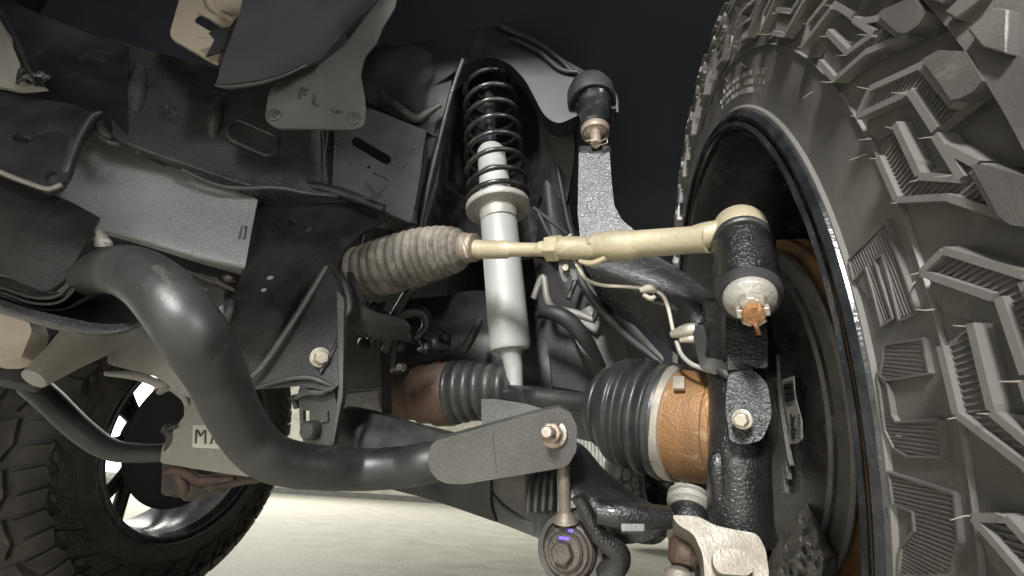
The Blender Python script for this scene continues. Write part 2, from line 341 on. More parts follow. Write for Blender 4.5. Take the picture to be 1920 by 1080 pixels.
# local axes: x=WU', y=WV', z=WN  (right handed)
WX = WV.cross(WN).normalized(); WYv = WV
WM = Matrix((WX, WYv, WN)).transposed()
WMI = WM.inverted()
_fine = np.linspace(0, _sl[7], 160); _fr = np.array([pat(s) for s in _fine])
def hit(px, py):
    o = WMI @ (CAM-WC); d = WMI @ ray(px, py); o = np.array(o); d = np.array(d)
    ts = np.linspace(.04, .9, 3500); Q = o+ts[:, None]*d; r = np.hypot(Q[:, 0], Q[:, 1])
    zz = np.interp(r, _fr[:, 0], _fr[:, 1], left=-9, right=-9); ins = (Q[:, 2] < zz)
    i = int(np.argmax(ins)); p = Q[i]; rr_ = r[i]
    s = np.interp(rr_, _fr[:, 0], _fine); return math.atan2(p[1], p[0]), float(s)
NP = 26; PITCH = 2*math.pi/NP
_h0 = hit(1665, 168)[0]; _h1 = hit(1815, 458)[0]
SGN = 1 if ((_h1-_h0+math.pi) % (2*math.pi)-math.pi) > 0 else -1
def tr(pts, ox, oy, k):
    """traced outline -> (theta, s) list; a third value 'u' means the same point seen one pitch earlier"""
    out = []
    for p in pts:
        th, s = hit(ox+p[0]/k, oy+p[1]/k)
        if len(p) > 2: th += SGN*PITCH
        out.append((th, s))
    t0 = out[0][0]
    return [((t-t0+math.pi) % (2*math.pi)-math.pi+t0, s) for t, s in out]
def relief(poly, h, g=None, h0=-.002, maxe=.012, taper=.0):
    """raise a closed (theta, s) outline off the carcass, subdivided so that it follows the curve"""
    g = g or G(); R0 = .33
    bm = bmesh.new(); vs = [bm.verts.new((t*R0, s, 0)) for t, s in poly]
    try: bm.faces.new(vs)
    except Exception: bm.free(); return g
    bmesh.ops.triangulate(bm, faces=bm.faces[:])
    for _ in range(4):
        le = [e for e in bm.edges if e.calc_length() > maxe]
        if not le: break
        bmesh.ops.subdivide_edges(bm, edges=le, cuts=1, use_grid_fill=False); bmesh.ops.triangulate(bm, faces=bm.faces[:])
    bm.verts.ensure_lookup_table(); bm.normal_update()
    k = len(bm.verts); idx = {v: i for i, v in enumerate(bm.verts)}
    cxx = sum(v.co.x for v in bm.verts)/k; cyy = sum(v.co.y for v in bm.verts)/k
    top = []
    for v in bm.verts:
        x, y = v.co.x, v.co.y
        if taper: x = cxx+(x-cxx)*(1-taper); y = cyy+(y-cyy)*(1-taper)
        top.append(tp(x/R0, y, h))
    bot = [tp(v.co.x/R0, v.co.y, h0) for v in bm.verts]
    Fc = [tuple(idx[v] for v in f.verts) for f in bm.faces]
    for e in bm.edges:
        if len(e.link_faces) == 1: a, b = idx[e.verts[0]], idx[e.verts[1]]; Fc.append((a, b, b+k, a+k))
    bm.free(); return g.add(top+bot, Fc)
def bar(p0, p1, wd, h, g, h0=-.002):
    """thin raised bar between two (theta, s) points, wd metres wide"""
    R0 = .33; a = np.array([p0[0]*R0, p0[1]]); b = np.array([p1[0]*R0, p1[1]]); t = b-a; L_ = np.linalg.norm(t)
    if L_ < 1e-5: return g
    t /= L_; nn = np.array([-t[1], t[0]])*wd/2; n = max(1, int(L_/.015)); V = []; Fc = []
    for i in range(n+1):
        c = a+(b-a)*i/n
        for sg, hh in ((-1, h0), (-.75, h), (.75, h), (1, h0)):
            q = c+nn*sg; V.append(tp(q[0]/R0, q[1], hh))
    for i in range(n):
        for k in range(3): Fc.append((i*4+k, i*4+k+1, (i+1)*4+k+1, (i+1)*4+k))
    Fc.append((0, 1, 2, 3)); Fc.append((n*4+3, n*4+2, n*4+1, n*4)); return g.add(V, Fc)
def ribs(poly, ang, pitch, wd, h, g, h0):
    """parallel serration ribs clipped to a (theta, s) outline"""
    R0 = .33; Q = np.array([(t*R0, s) for t, s in poly]); c, s_ = math.cos(ang), math.sin(ang)
    U_ = Q@np.array([c, s_]); V_ = Q@np.array([-s_, c]); y = V_.min()+pitch*.7
    while y < V_.max():
        xs = []
        for i in range(len(Q)):
            j = (i+1) % len(Q)
            if (V_[i]-y)*(V_[j]-y) < 0: xs.append(U_[i]+(U_[j]-U_[i])*(y-V_[i])/(V_[j]-V_[i]))
        xs.sort()
        for a, b in zip(xs[::2], xs[1::2]):
            a += .0012; b -= .0012
            if b-a > .001:
                p = lambda x: ((x*c-y*s_)/R0, x*s_+y*c)
                bar(p(a), p(b), wd, h, g, h0)
        y += pitch
    return g
wheel = bpy.data.objects.new('front_wheel', None); COL.objects.link(wheel)
mw = WM.to_4x4(); mw.translation = WC; wheel.matrix_world = mw; WO[wheel] = WC
tag(wheel, 'large steered front wheel at right with chunky new mud tyre and black rim', 'wheel')
def lath(prof, seg=200, g=None, a0=0, a1=2*math.pi, closed=True):
    """lathe about local Z from (r, z) profile"""
    g = g or G(); full = abs(a1-a0-2*math.pi) < 1e-6; n = seg if full else seg+1; V = []; Fc = []
    for r, z in prof:
        for k in range(n): t = a0+(a1-a0)*k/seg; V.append((r*math.cos(t), r*math.sin(t), z))
    m_ = len(prof)
    for i in range(m_-(0 if closed else 1)):
        for k in range(seg): Fc.append((i*n+k, i*n+(k+1) % n, ((i+1) % m_)*n+(k+1) % n, ((i+1) % m_)*n+k))
    if not full and closed: Fc.append(tuple(i*n for i in range(m_))); Fc.append(tuple(i*n+n-1 for i in range(m_)))
    return g.add(V, Fc)
outer = [(r, z) for r, z in [pat(s) for s in np.linspace(0, _sl[-1], 46)]]
inner = [(.272, -.262), (.35, -.25), (.382, -.14), (.35, -.03), (.275, -.012)]
g = lath(outer+inner, 256)
# moulded circumferential lines
tyre = build('tyre', g, 'tyre_rubber', wheel, local=True, sharp=50)
g = G()
for s, wd, h in ((.0415, .0011, .0013), (.001, .003, .0016)):
    n = 256; V = []; Fc = []
    for k in range(n):
        t = 2*math.pi*k/n
        for q, hh in ((-wd, -.001), (-wd*.2, h), (wd*.2, h), (wd, -.001)): V.append(tp(t, s+q, hh))
    for k in range(n):
        for j in range(3): a = k*4; b = ((k+1) % n)*4; Fc.append((a+j, b+j, b+j+1, a+j+1))
    g.add(V, Fc)
build('moulding_ring', g, 'tyre_edge', tyre, local=True)
Z1 = (1560, 0, 2.7)
H1 = [(280, 455), (600, 318), (700, 266), (940, 432), (900, 490), (830, 520), (775, 530), (655, 678), (632, 668), (495, 472), (218, 592)]
S1 = [(602, 314), (700, 266), (845, 280), (945, 438), (900, 490), (830, 522), (778, 528)]
MM = [(490, 490), (630, 680), (700, 800), (725, 880), (560, 890), (428, 625), (400, 650), (268, 708), (205, 672), (212, 606)]
H2 = [(325, 800), (345, 770), (403, 655), (430, 630), (555, 893), (770, 912), (700, 790), (690, 755), (350, 95, 'u'), (400, 62, 'u'), (560, 5, 'u'), (645, 88, 'u'), (600, 150, 'u'), (490, 190, 'u'), (440, 1015)]
S2 = [(362, 88, 'u'), (400, 60, 'u'), (560, 4, 'u'), (645, 88, 'u'), (600, 150, 'u'), (540, 186, 'u'), (490, 187, 'u')]
H1, S1, MM, H2, S2 = [tr(q, *Z1) for q in (H1, S1, MM, H2, S2)]
def trb(a, b): return tr([a, b], *Z1)
gl1, gs1, gl2, gs2, gm, ge1, ge2 = G(), G(), G(), G(), G(), G(), G()
relief(H1, .0048, gl1); relief(S1, .0108, gs1, taper=.06); relief(MM, .0022, gm); relief(H2, .0048, gl2); relief(S2, .0108, gs2, taper=.06)
def bars(lst, g, wd=.0032, h=.0074):
    for a, b in lst: q = trb(a, b); bar(q[0], q[1], wd, h, g, .001)
bars([((284, 452), (600, 322)), ((222, 590), (475, 482)), ((498, 466), (636, 664)), ((284, 456), (222, 588))], ge1)
bars([((596, 335), (768, 532))], ge1, .005, .009)
bars([((334, 800), (436, 1012)), ((436, 1012), (700, 1002)), ((700, 1002), (490, 186, 'u')), ((422, 632), (553, 890)), ((553, 897), (770, 912)), ((700, 790), (775, 910)), ((690, 752), (350, 97, 'u')), ((634, 690), (700, 792))], ge2)
bars([((366, 100, 'u'), (484, 184, 'u'))], ge2, .005, .009)
q = trb((560, 370), (600, 500)); a1 = math.atan2(q[1][1]-q[0][1], (q[1][0]-q[0][0])*.33)
q2 = trb((560, 500), (640, 400)); a2 = math.atan2(q2[1][1]-q2[0][1], (q2[1][0]-q2[0][0])*.33)
ribs(H1, a2, .0019, .0009, .0056, gl1, .004); ribs(H2, a2, .0021, .001, .0056, gl2, .004)
protos = [('tread_lug', gl1, .0), ('shoulder_block', gs1, .0008), ('tread_lug', gl2, 0), ('shoulder_block', gs2, .0008), ('lug_web', gm, 0), ('lug_edge', ge1, 0), ('lug_edge', ge2, 0)]
for nm, gg, bv in protos:
    o0 = build(nm, gg, 'tyre_edge' if nm == 'lug_edge' else 'tyre_rubber', tyre, local=True, bevel=0, sharp=35)
    for k in range(1, NP):
        o = o0.copy(); COL.objects.link(o); o.parent = tyre; o.rotation_euler = (0, 0, k*PITCH)
# crown: raised tread band with slotted blocks
sE = hit(1803, 33)[1]
sv = np.linspace(sE, _sl[-1]-sE, 26); hh_ = [(0 if k in (0, 25) else .0095) for k in range(26)]
pp = []
for k, q in enumerate(sv):
    r, z = pat(q); nr, nz = pnorm(q); h = .0095
    if k == 0: pp.append((r, z-.003))
    pp.append((r+nr*h, z+nz*h))
pp.append((pat(sv[-1])[0], pat(sv[-1])[1]+.003))
build('tread_band', lath(pp+[(.39, -.2), (.39, -.06)], 256), 'tyre_rubber', tyre, local=True, sharp=40)
R0 = .33
def cb(pts, nm):
    g = G(); relief([(t*PITCH, sE+s) for t, s in pts], .0135, g, h0=.006, maxe=.012); o0 = build(nm, g, 'tyre_rubber', tyre, local=True, bevel=.0006)
    for k in range(1, NP):
        o = o0.copy(); COL.objects.link(o); o.parent = tyre; o.rotation_euler = (0, 0, k*PITCH)
def cbt(pts, nm):
    q = [hit(*p) for p in pts]; t0 = q[0][0]; q = [((t-t0+math.pi) % (2*math.pi)-math.pi+t0, s_) for t, s_ in q]
    g = G(); relief(q, .0128, g, h0=.006, maxe=.012); o0 = build(nm, g, 'tyre_rubber', tyre, local=True, bevel=.0006)
    for k in range(1, NP):
        o = o0.copy(); COL.objects.link(o); o.parent = tyre; o.rotation_euler = (0, 0, k*PITCH)
cbt([(1782, -60), (1806, 12), (1834, 22), (1872, -10), (1862, -60)], 'tread_block')
cbt([(1838, 38), (1862, 52), (1919, 10), (1919, -30), (1896, -12)], 'tread_block')
cbt([(1886, 72), (1912, 104), (1960, 120), (1960, 40), (1930, 36)], 'tread_block')
# sidewall lettering, outlined and serrated
LET = [((1560, 380, 2.7), [(105, 292), (150, 240), (225, 168), (298, 95), (340, 230), (458, 558), (365, 600), (275, 262), (236, 292), (332, 588), (272, 628), (192, 325), (128, 398)], 70),
       ((1560, 380, 2.7), [(285, 720), (488, 688), (518, 865), (300, 900), (262, 880)], 5),
       ((1560, 700, 2.842), [(262, 0), (318, 55), (345, 225), (366, 262), (600, 246), (622, 448), (420, 445), (350, 400), (300, 300)], 2),
       ((1560, 700, 2.842), [(322, 528), (680, 640), (705, 900), (660, 1075), (375, 1075), (390, 930), (462, 840), (452, 740), (345, 698)], 20)]
for zz, pts, an in LET:
    q = tr(pts, *zz); g = relief(q, .0008, G()); 
    ge = G()
    for i in range(len(q)): bar(q[i], q[(i+1) % len(q)], .0013, .0019, ge, 0)
    cx0 = sum(p[0] for p in pts)/len(pts); cy0 = sum(p[1] for p in pts)/len(pts); e = tr([(cx0, cy0), (cx0+40*math.cos(R(an)), cy0+40*math.sin(R(an)))], *zz)
    ra = math.atan2(e[1][1]-e[0][1], (e[1][0]-e[0][0])*.33)
    ribs(q, ra, .0018, .0009, .0013, g, .0004)
    lt = build('sidewall_letter', g, 'tyre_rubber', tyre, local=True); g.v = []; oe = build('letter_outline', ge, 'tyre_rubber', tyre, local=True)
# fine moulded print near the bead, upper sidewall
g = G(); rnd = random.Random(3)
for row, s0 in ((0, .013), (1, .019), (2, .025)):
    t0 = hit(1352, 215)[0]; t1 = hit(1432, 185)[0]; n = 24
    for k in range(n):
        if rnd.random() < .25: continue
        t = t0+(t1-t0)*(k+rnd.random()*.3)/n; bar((t, s0-.0018), (t+rnd.uniform(-.004, .004), s0+.0018), .0009, .0009, g, 0)
        if rnd.random() < .5: bar((t, s0+.0016), (t+.008, s0+.0016), .0009, .0009, g, 0)
build('moulded_print', g, 'tyre_rubber', tyre, local=True)
# vent spew hairs
hb = tr([(283, 455), (216, 590), (266, 702), (326, 798), (436, 1026), (602, 318), (492, 476), (410, 655), (550, 908), (774, 530), (630, 694), (728, 890)], *Z1)
g = G(); rnd = random.Random(5)
for k in range(NP):
    for t, s in hb:
        if rnd.random() < .1: continue
        t += k*PITCH; b0 = tp(t, s, .005); L_ = rnd.uniform(.004, .0075); dn = (tp(t, s, .02)-b0).normalized(); dn = (dn*.6+Vector((0, 0, 1))*.8+Vector((rnd.uniform(-.25, .25), rnd.uniform(-.25, .25), 0))).normalized(); sd = dn.cross(Vector((math.cos(t), math.sin(t), 0))).normalized()
        bend = rnd.uniform(-.12, .12)
        sweep(g, [b0, b0+dn*L_*.5, b0+dn*L_+sd*bend*L_], [.00032, .00024, .00014], 4)
for k in range(30):
    t = 2*math.pi*k/30+rnd.uniform(-.05, .05); s = rnd.choice([.012, .03, .036]); b0 = tp(t, s, 0); dn = (Vector((rnd.uniform(-.8, .8), rnd.uniform(-.8, .8), .8))).normalized()
    sweep(g, [b0, b0+dn*.006], [.0003, .00015], 4)
mat('spew_rubber', (.22, .205, .185), .45, damt=0, wear=0)
build('rubber_spew', g, 'spew_rubber', tyre, local=True, kind='stuff')
# rim
rim = build('rim', lath([(.2635, -.004), (.262, .001), (.258, .003), (.2545, .002), (.2525, -.003), (.2485, -.004), (.2455, -.002), (.243, -.004), (.2405, -.012), (.238, -.03), (.232, -.05), (.222, -.07), (.218, -.15), (.218, -.2), (.224, -.2), (.224, -.15), (.228, -.07), (.246, -.03), (.258, -.012)], 220), 'gloss_black', wheel, local=True, sharp=30)
fr = lath([(.04, -.17), (.21, -.165), (.222, -.18), (.21, -.19), (.04, -.2)], 96)
build('wheel_disc', fr, 'gloss_black', rim, local=True)
g = G(); bx = lath([(.2535, .0032), (.2505, .0042), (.2475, .003), (.2505, .001)], 200, a0=0, a1=2*math.pi)
build('rim_lip', bx, 'rim_lit' if False else 'gloss_black', rim, local=True)
for dt in (0, .04, .10):
    pass

#@@BRAKE
# ================================================================ brake disc and dust shield, same axle
DSC = .745; DDZ = -.030
def zb(z): return DDZ+z*DSC
def tods(v): return (WMI @ (v-(WC+WN*DDZ)))/DSC
def wthing(name, label, cat, dz=0):
    o = bpy.data.objects.new(name, None); COL.objects.link(o); mm = (WM.to_4x4()) @ Matrix.Scale(DSC, 4); mm.translation = WC+WN*DDZ; o.matrix_world = mm; WO[o] = WC
    return tag(o, label, cat)
rot_ = wthing('brake_disc', 'rust-brown ventilated brake disc in the gap between dust shield and rim', 'brake disc')
for z0, z1 in ((-.026, -.033), (-.044, -.051)):
    build('friction_ring', lath([(.10, z0), (.2045, z0), (.205, z0-.001), (.205, z1+.001), (.2045, z1), (.10, z1)], 128), 'rust_brown', rot_, local=True, sharp=30)
g = G()
for k in range(64):
    t = 2*math.pi*k/64; c = Vector((math.cos(t), math.sin(t), 0)); s = Vector((-math.sin(t), math.cos(t), 0))
    boxw(c*.156+Vector((0, 0, -.0385)), c*.048, s*.0026, Vector((0, 0, .0058)), g)
build('cooling_vanes', g, 'rust_orange', rot_, local=True)
build('hub_hat', lath([(.03, -.05), (.03, -.02), (.07, -.02), (.075, -.03), (.10, -.03), (.10, -.05)], 64), 'rust_dark', rot_, local=True)
ds = wthing('dust_shield', 'grimy dark brake dust shield with a folded edge and a paper sticker', 'dust shield')
pr_ = [(.07, .0), (.10, .002), (.15, -.004), (.168, -.010), (.1755, -.013), (.1755, -.020), (.168, -.015), (.15, -.0085), (.10, -.002), (.07, -.004)]
build('shield_disc', lath(pr_, 160), 'dirty_shield', ds, local=True, sharp=25)
build('folded_rim', lath([(.167, -.0085), (.170, -.0080), (.172, -.0125), (.187, -.0155), (.1905, -.0160), (.1925, -.0195), (.1905, -.0225), (.167, -.0200)], 160), 'shield_rim', ds, local=True, sharp=25)
g = G()
for k in range(34):
    t = 2*math.pi*k/34; c = Vector((math.cos(t), math.sin(t), 0)); sd = Vector((-math.sin(t), math.cos(t), 0)); boxw(c*.1845+Vector((0, 0, -.0160)), c*.0014, sd*.0030, Vector((0, 0, .0004)), g)
build('rim_notches', g, 'label_ink', ds, local=True, kind='stuff')
def onw(px, py, z0):
    d = ray(px, py); t = ((WC+WN*z0-CAM).dot(WN))/d.dot(WN); return CAM+d*t
def wplate(outline, z0, th, g=None, rad=0, holes=()):
    g = plate(outline, (WC+WN*z0, -WN), th, holes, rad, g)
    return g
def tolocal(g, c=WC):
    g.v = [WMI @ (v-c) for v in g.v]; return g
#@@BODY
# ================================================================ body of the truck above and behind the suspension
def V(a, r, z): return WC+AX*a+RE*r+UP*z
g = G(); seg = 40; A0, A1 = -.28, .34
for r0 in (.58,):
    Vv = []; Fc = []
    for i in range(seg+1):
        th = R(62+105*i/seg)
        for a in (A0, A1):
            for rr_ in (r0, r0+.006):
                Vv.append(V(a, -rr_*math.cos(th)*1.0, rr_*math.sin(th)*.98-.02))
    for i in range(seg):
        b = i*4; c = b+4
        Fc += [(b, b+2, c+2, c), (b+1, c+1, c+3, b+3), (b, c, c+1, b+1), (b+2, b+3, c+3, c+2)]
    Fc += [(0, 1, 3, 2), (seg*4, seg*4+2, seg*4+3, seg*4+1)]
    g.add(Vv, Fc)
tag(build('wheel_well_liner', g, 'navy_liner'), 'dark bluish plastic liner arching over the wheel well behind the spring', 'wheel arch liner')
def vbox(a0, a1, r0, r1, z0, z1, g=None):
    return boxw(V((a0+a1)/2, (r0+r1)/2, (z0+z1)/2), AX*((a1-a0)/2), RE*((r1-r0)/2), UP*((z1-z0)/2), g)
body = thing('truck_body', 'dark underside of the truck body closing off the space above the suspension', 'truck body', V(.6, .7, .4))
g = vbox(.345, .355, -.15, .72, .34, .9); build('inner_fender', g, 'navy_liner', body, bevel=.002)
g = vbox(-.3, 1.75, .80, .83, .26, .9); build('firewall', g, 'navy_liner', body)
g = vbox(.04, 1.9, -1.05, -.60, .20, .9); build('bumper_shade_box', g, 'dull_black', body, bevel=.03)  # unseen box, shaped to keep the key lamp off the upper left
g = vbox(-.3, 1.75, -.60, .83, .90, .92); build('hood_panel', g, 'navy_liner', body)
g = vbox(-.1, 1.6, .83, 4.6, .28, .30); build('floor_pan', g, 'dull_black', body)
g = vbox(.55, 1.0, .15, .7, .16, .7); build('engine_block', g, 'dull_black', body, bevel=.03)
g = vbox(1.0, 1.75, .45, .8, .20, .9); build('side_panel', g, 'dull_black', body, bevel=.01)

#@@FRAME
# ================================================================ chassis frame and pressed steel
fr = loc_thing('chassis_frame', 'black chassis rail running back from top left with pressed ribs and dusty weld seam', 'chassis frame', 470, 260, .53)
g = sheet([[(200, 70, .521), (250, 85, .53), (300, 100, .54), (450, 140, .57), (620, 185, .61), (830, 250, .68)],
           [(205, 158, .486), (260, 174, .495), (330, 195, .51), (470, 232, .54), (620, 272, .58), (820, 345, .65)],
           [(210, 236, .447), (262, 262, .455), (345, 292, .475), (480, 335, .505), (620, 358, .545), (800, 415, .61)],
           [(212, 258, .444), (262, 282, .452), (347, 312, .473), (480, 356, .503), (620, 375, .543), (800, 430, .61)],
           [(230, 262, .48), (300, 300, .49), (370, 335, .51), (500, 390, .54), (640, 410, .58), (800, 450, .63)]], .004, 8, 8)
build('rail', g, 'frame_grey', fr)
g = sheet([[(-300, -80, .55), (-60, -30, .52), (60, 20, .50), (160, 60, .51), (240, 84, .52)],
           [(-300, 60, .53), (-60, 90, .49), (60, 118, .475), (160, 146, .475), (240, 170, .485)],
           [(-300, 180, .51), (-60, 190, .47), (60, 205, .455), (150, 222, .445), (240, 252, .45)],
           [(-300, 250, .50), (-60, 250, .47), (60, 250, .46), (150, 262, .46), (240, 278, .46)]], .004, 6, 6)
build('rail_front', g, 'arm_black', fr)  # same frame; darker black puts the shade at upper left into its colour
g = tube([(408, 195, .528, 9), (403, 230, .518, 12), (396, 278, .508, 9)], 6, 14); build('pressed_rib', g, 'frame_grey', fr)
g = tube([(393, 197, .535, 7), (388, 230, .525, 8), (383, 276, .512, 6)], 6, 12); build('pressed_rib', g, 'frame_grey', fr)
def loopwire(pts, r, n=4, seg=8, g=None):
    q = cr(pts, n, True); q.append(q[0]); return sweep(g or G(), [P(*p) for p in q], [r]*len(q), seg, False)
sl = slot(447, 247, 502, 271, 20); g = loopwire([(x, y, .520+(x-475)*.00022-(y-258)*.0003) for x, y in sl], .0022, 2)
build('pressed_oval', g, 'frame_grey', fr)
g = wire([(617, 185, .575), (614, 250, .565), (608, 300, .556), (604, 356, .54)], .0012); build('seam', g, 'dull_black', fr)
g = plate([(630, 195), (700, 205), (800, 245), (790, 300), (772, 418), (700, 388), (622, 366)], [(630, 200, .565), (800, 245, .600), (640, 330, .545)], .004, [slot(668, 266, 724, 299, 9), oval(691, 314, 3, 3, 0, 10)], 4)
build('slotted_plate', g, 'frame_black', fr, bevel=.0008)
g = tube([(340, 318, .472, 4), (420, 350, .488, 5), (520, 352, .505, 4), (575, 362, .52, 5), (660, 372, .54, 4), (720, 395, .55, 5)], 10, 8); build('weld_bead', g, 'frame_grey', fr)
g = wire([(560, 355, .50), (610, 362, .50), (690, 372, .51), (718, 366, .51), (724, 385, .51)], .0011); wire([(690, 372, .51), (712, 362, .52), (728, 340, .53), (700, 325, .54)], .0009, g=g)
build('loose_wire', g, 'dull_black', fr)
g = tube([(262, 130, .512, 10), (256, 175, .495, 16), (250, 215, .472, 8)], 6, 14); build('pressed_rib', g, 'frame_grey', fr)
# tower that carries the coil spring
tw = loc_thing('spring_tower', 'dark welded spring tower enclosing the coil spring', 'spring tower', 900, 250, .74)
g = sheet([[(700, 60, .76), (790, 70, .70), (846, 95, .68), (880, 85, .76), (930, 78, .80), (985, 110, .76), (1010, 150, .72), (1040, 190, .72)],
           [(700, 200, .74), (775, 200, .68), (838, 205, .655), (862, 205, .76), (930, 200, .82), (1000, 205, .77), (1012, 240, .70), (1050, 260, .71)],
           [(700, 300, .70), (755, 300, .65), (812, 310, .635), (848, 310, .74), (930, 310, .80), (1000, 300, .76), (1020, 320, .69), (1060, 340, .70)],
           [(700, 400, .66), (740, 400, .62), (788, 410, .61), (838, 415, .70), (930, 420, .77), (1005, 410, .72), (1030, 420, .66), (1075, 430, .67)],
           [(700, 450, .64), (735, 450, .61), (780, 455, .60), (838, 470, .68), (930, 490, .73), (1010, 480, .69), (1040, 480, .65), (1085, 490, .66)]], .004, 8, 8)
build('tower_shell', g, 'dull_black', tw)
g = tube([(868, 112, .64, 5), (848, 170, .635, 5), (832, 230, .63, 5), (812, 310, .62, 5), (796, 380, .605, 5), (786, 440, .595, 5)], 8, 10); build('folded_edge', g, 'frame_black', tw)
g = tube([(794, 250, .625, 4), (788, 310, .61, 5), (775, 390, .60, 5)], 8, 10); build('folded_edge', g, 'frame_black', tw)
g = tube([(740, 195, .63, 7), (775, 222, .62, 9), (800, 212, .62, 7), (826, 196, .625, 5)], 6, 12); build('weld_bead', g, 'bracket_grey', tw)
g = sheet([[(640, 20, .72), (720, 60, .69), (790, 90, .67), (850, 130, .66)], [(660, 110, .70), (720, 140, .66), (780, 160, .645), (840, 190, .645)], [(690, 190, .68), (740, 215, .65), (785, 240, .635), (825, 260, .64)]], .005)
build('tower_gusset', g, 'arm_black', tw)

# upper control arm
ua = loc_thing('upper_control_arm', 'arched black upper control arm curving over the coil spring', 'control arm', 980, 120, .62)
g = plate([(712, 190), (722, 140), (770, 92), (830, 62), (885, 48), (945, 50), (1000, 76), (1060, 112), (1120, 146), (1152, 172), (1158, 208), (1128, 196), (1088, 214), (1066, 225), (1048, 232), (1030, 225), (1016, 210), (1006, 190), (985, 150), (955, 118), (920, 106), (886, 110), (860, 128), (830, 150), (790, 170), (750, 200)],
          [(750, 150, .66), (940, 70, .655), (1130, 190, .590)], .03, rad=14)
build('arm_body', g, 'arm_black', ua, bevel=.006, seg=3)
g = sheet([[(1000, 180, .64), (1030, 200, .635), (1070, 215, .625)], [(1012, 240, .66), (1040, 260, .655), (1078, 280, .65)], [(1014, 300, .68), (1040, 330, .675), (1070, 340, .67)], [(1000, 360, .70), (1030, 380, .69), (1060, 390, .68)]], .01); build('rear_leg', g, 'arm_black', ua)
g = tube([(940, 50, .655, 6), (1000, 78, .64, 6), (1050, 112, .62, 5), (1075, 135, .61, 5), (1120, 152, .60, 5), (1152, 178, .59, 5), (1158, 212, .585, 4)], 8, 10); build('arm_lip', g, 'arm_black', ua)
g = tube([(960, 72, .64, 5), (1010, 98, .63, 6), (1050, 130, .615, 5), (1085, 136, .605, 4)], 8, 10); build('arm_lip', g, 'arm_black', ua)
g = lpx((1104, 158, .606), (1110, 196, .585), [(0, 24), (.15, 36), (.45, 43), (.85, 45), (1, 44), (1.0, 38), (.9, 36)], 40); build('joint_cup', g, 'arm_black', ua, bevel=.001)
bj = loc_thing('upper_ball_joint', 'shiny black ball joint with rusty castle nut above the upright arm', 'ball joint', 1115, 220, .565)
g = lpx((1112, 188, .585), (1116, 242, .560), [(0, 30), (.08, 33), (.14, 30), (.2, 33), (.28, 28), (.9, 27), (.95, 30), (1, 27)], 36); build('dust_boot', g, 'gloss_black', bj, sharp=25)
g = lpx((1116, 240, .560), (1116, 252, .555), [(0, 24), (.3, 27), (1, 26)], 32); 
cA, cB = P(1116, 244, .556), P(1117, 262, .540); hexbolt(cA, cB-cA, .0145, .008, g, rot=.3); build('castle_nut', g, 'zinc_rusty', bj, bevel=.0006)
g = lathe(cA, cB+(cB-cA)*.5, [(0, .0065), (.9, .0065), (1, .005)], 20); build('stud', g, 'zinc_rusty', bj)
g = wire([(1099, 264, .530), (1112, 263, .526), (1126, 265, .526), (1137, 260, .529), (1138, 268, .529), (1126, 272, .526), (1116, 276, .524)], .0008); build('cotter_pin', g, 'zinc_rusty', bj)

#@@SPRING
# ================================================================ shock absorber and coil spring
sh = loc_thing('shock_absorber', 'pale silver shock absorber standing upright behind the tie rod', 'shock absorber', 955, 655, .555)
a, b = (934, 398, .602), (957, 655, .552)
g = lpx(a, b, [(0, 31), (.02, 34), (.97, 39), (1.0, 36)], 56); build('damper_tube', g, 'silver_paint', sh, bevel=.0004, sharp=30)
g = lpx((956.5, 652, .553), (963, 690, .548), [(0, 34), (.15, 24), (.4, 21), (.55, 18.5), (1, 17.5)], 40); build('end_neck', g, 'silver_paint', sh, sharp=25)
g = lpx((963, 688, .548), (968, 762, .536), [(0, 17), (.5, 15.5), (.85, 15.5), (1, 19)], 32); build('lower_shaft', g, 'silver_paint', sh)
g = lpx((933, 384, .606), (935, 402, .600), [(0, 57), (.1, 60), (.5, 60.5), (.6, 59), (.62, 44), (.75, 40), (1.7, 34)], 64); build('spring_perch', g, 'white_paint', sh, sharp=28)
g = lpx((920, 280, .648), (933, 392, .606), [(0, 22), (.05, 26), (1, 31)], 40); build('inner_tube', g, 'silver_paint', sh)
g = lpx((912, 110, .71), (921, 275, .652), [(0, 11), (1, 11)], 24); build('piston_rod', g, 'gloss_black', sh)
g = lpx((910, 96, .720), (912, 122, .705), [(0, 46), (.3, 50), (1, 48)], 40); build('top_mount', g, 'dull_black', sh, bevel=.001)
g = G()   # stamped numbers
def stamp(x, y, d0):
    for k in range(4):
        if random.random() < .8: wire([(x, y, d0), (x+random.uniform(-2, 3), y+random.uniform(3, 5), d0)], .0003, 1, 5, g)
        x += 8
stamp(930, 580, .522); stamp(930, 597, .520); stamp(928, 610, .519)
build('stamped_print', g, 'white_paint', sh)
sp = G(); pts = []; rad = []; T0, T1 = P(934, 382, .607), P(914, 112, .712); AXS = (T1-T0); Lx = AXS.length; Ax = AXS.normalized()
ea = (_f - Ax*_f.dot(Ax)).normalized(); eb = Ax.cross(ea); turns = 9.6; n = int(turns*44)
for i in range(n+1):
    t = i/n; u_ = min(1, max(0, t*1.08-.04)) if t > .06 else t*.4
    u_ = (t*.85+.15*t*t) if False else t
    ang = 2*math.pi*turns*t+.6
    hgt = (t**1.0)*Lx
    if t < .1: hgt = Lx*(t*.55)
    else: hgt = Lx*(.055+(t-.1)*(.945/.9))
    cr_ = .0405-.0035*t
    pts.append(T0+Ax*hgt+ea*math.cos(ang)*cr_+eb*math.sin(ang)*cr_); rad.append(.0034)
sweep(sp, pts, rad, 12)
o = build('coil_spring', sp, 'coil_black'); tag(o, 'black coil spring around the upper half of the silver shock absorber', 'coil spring')

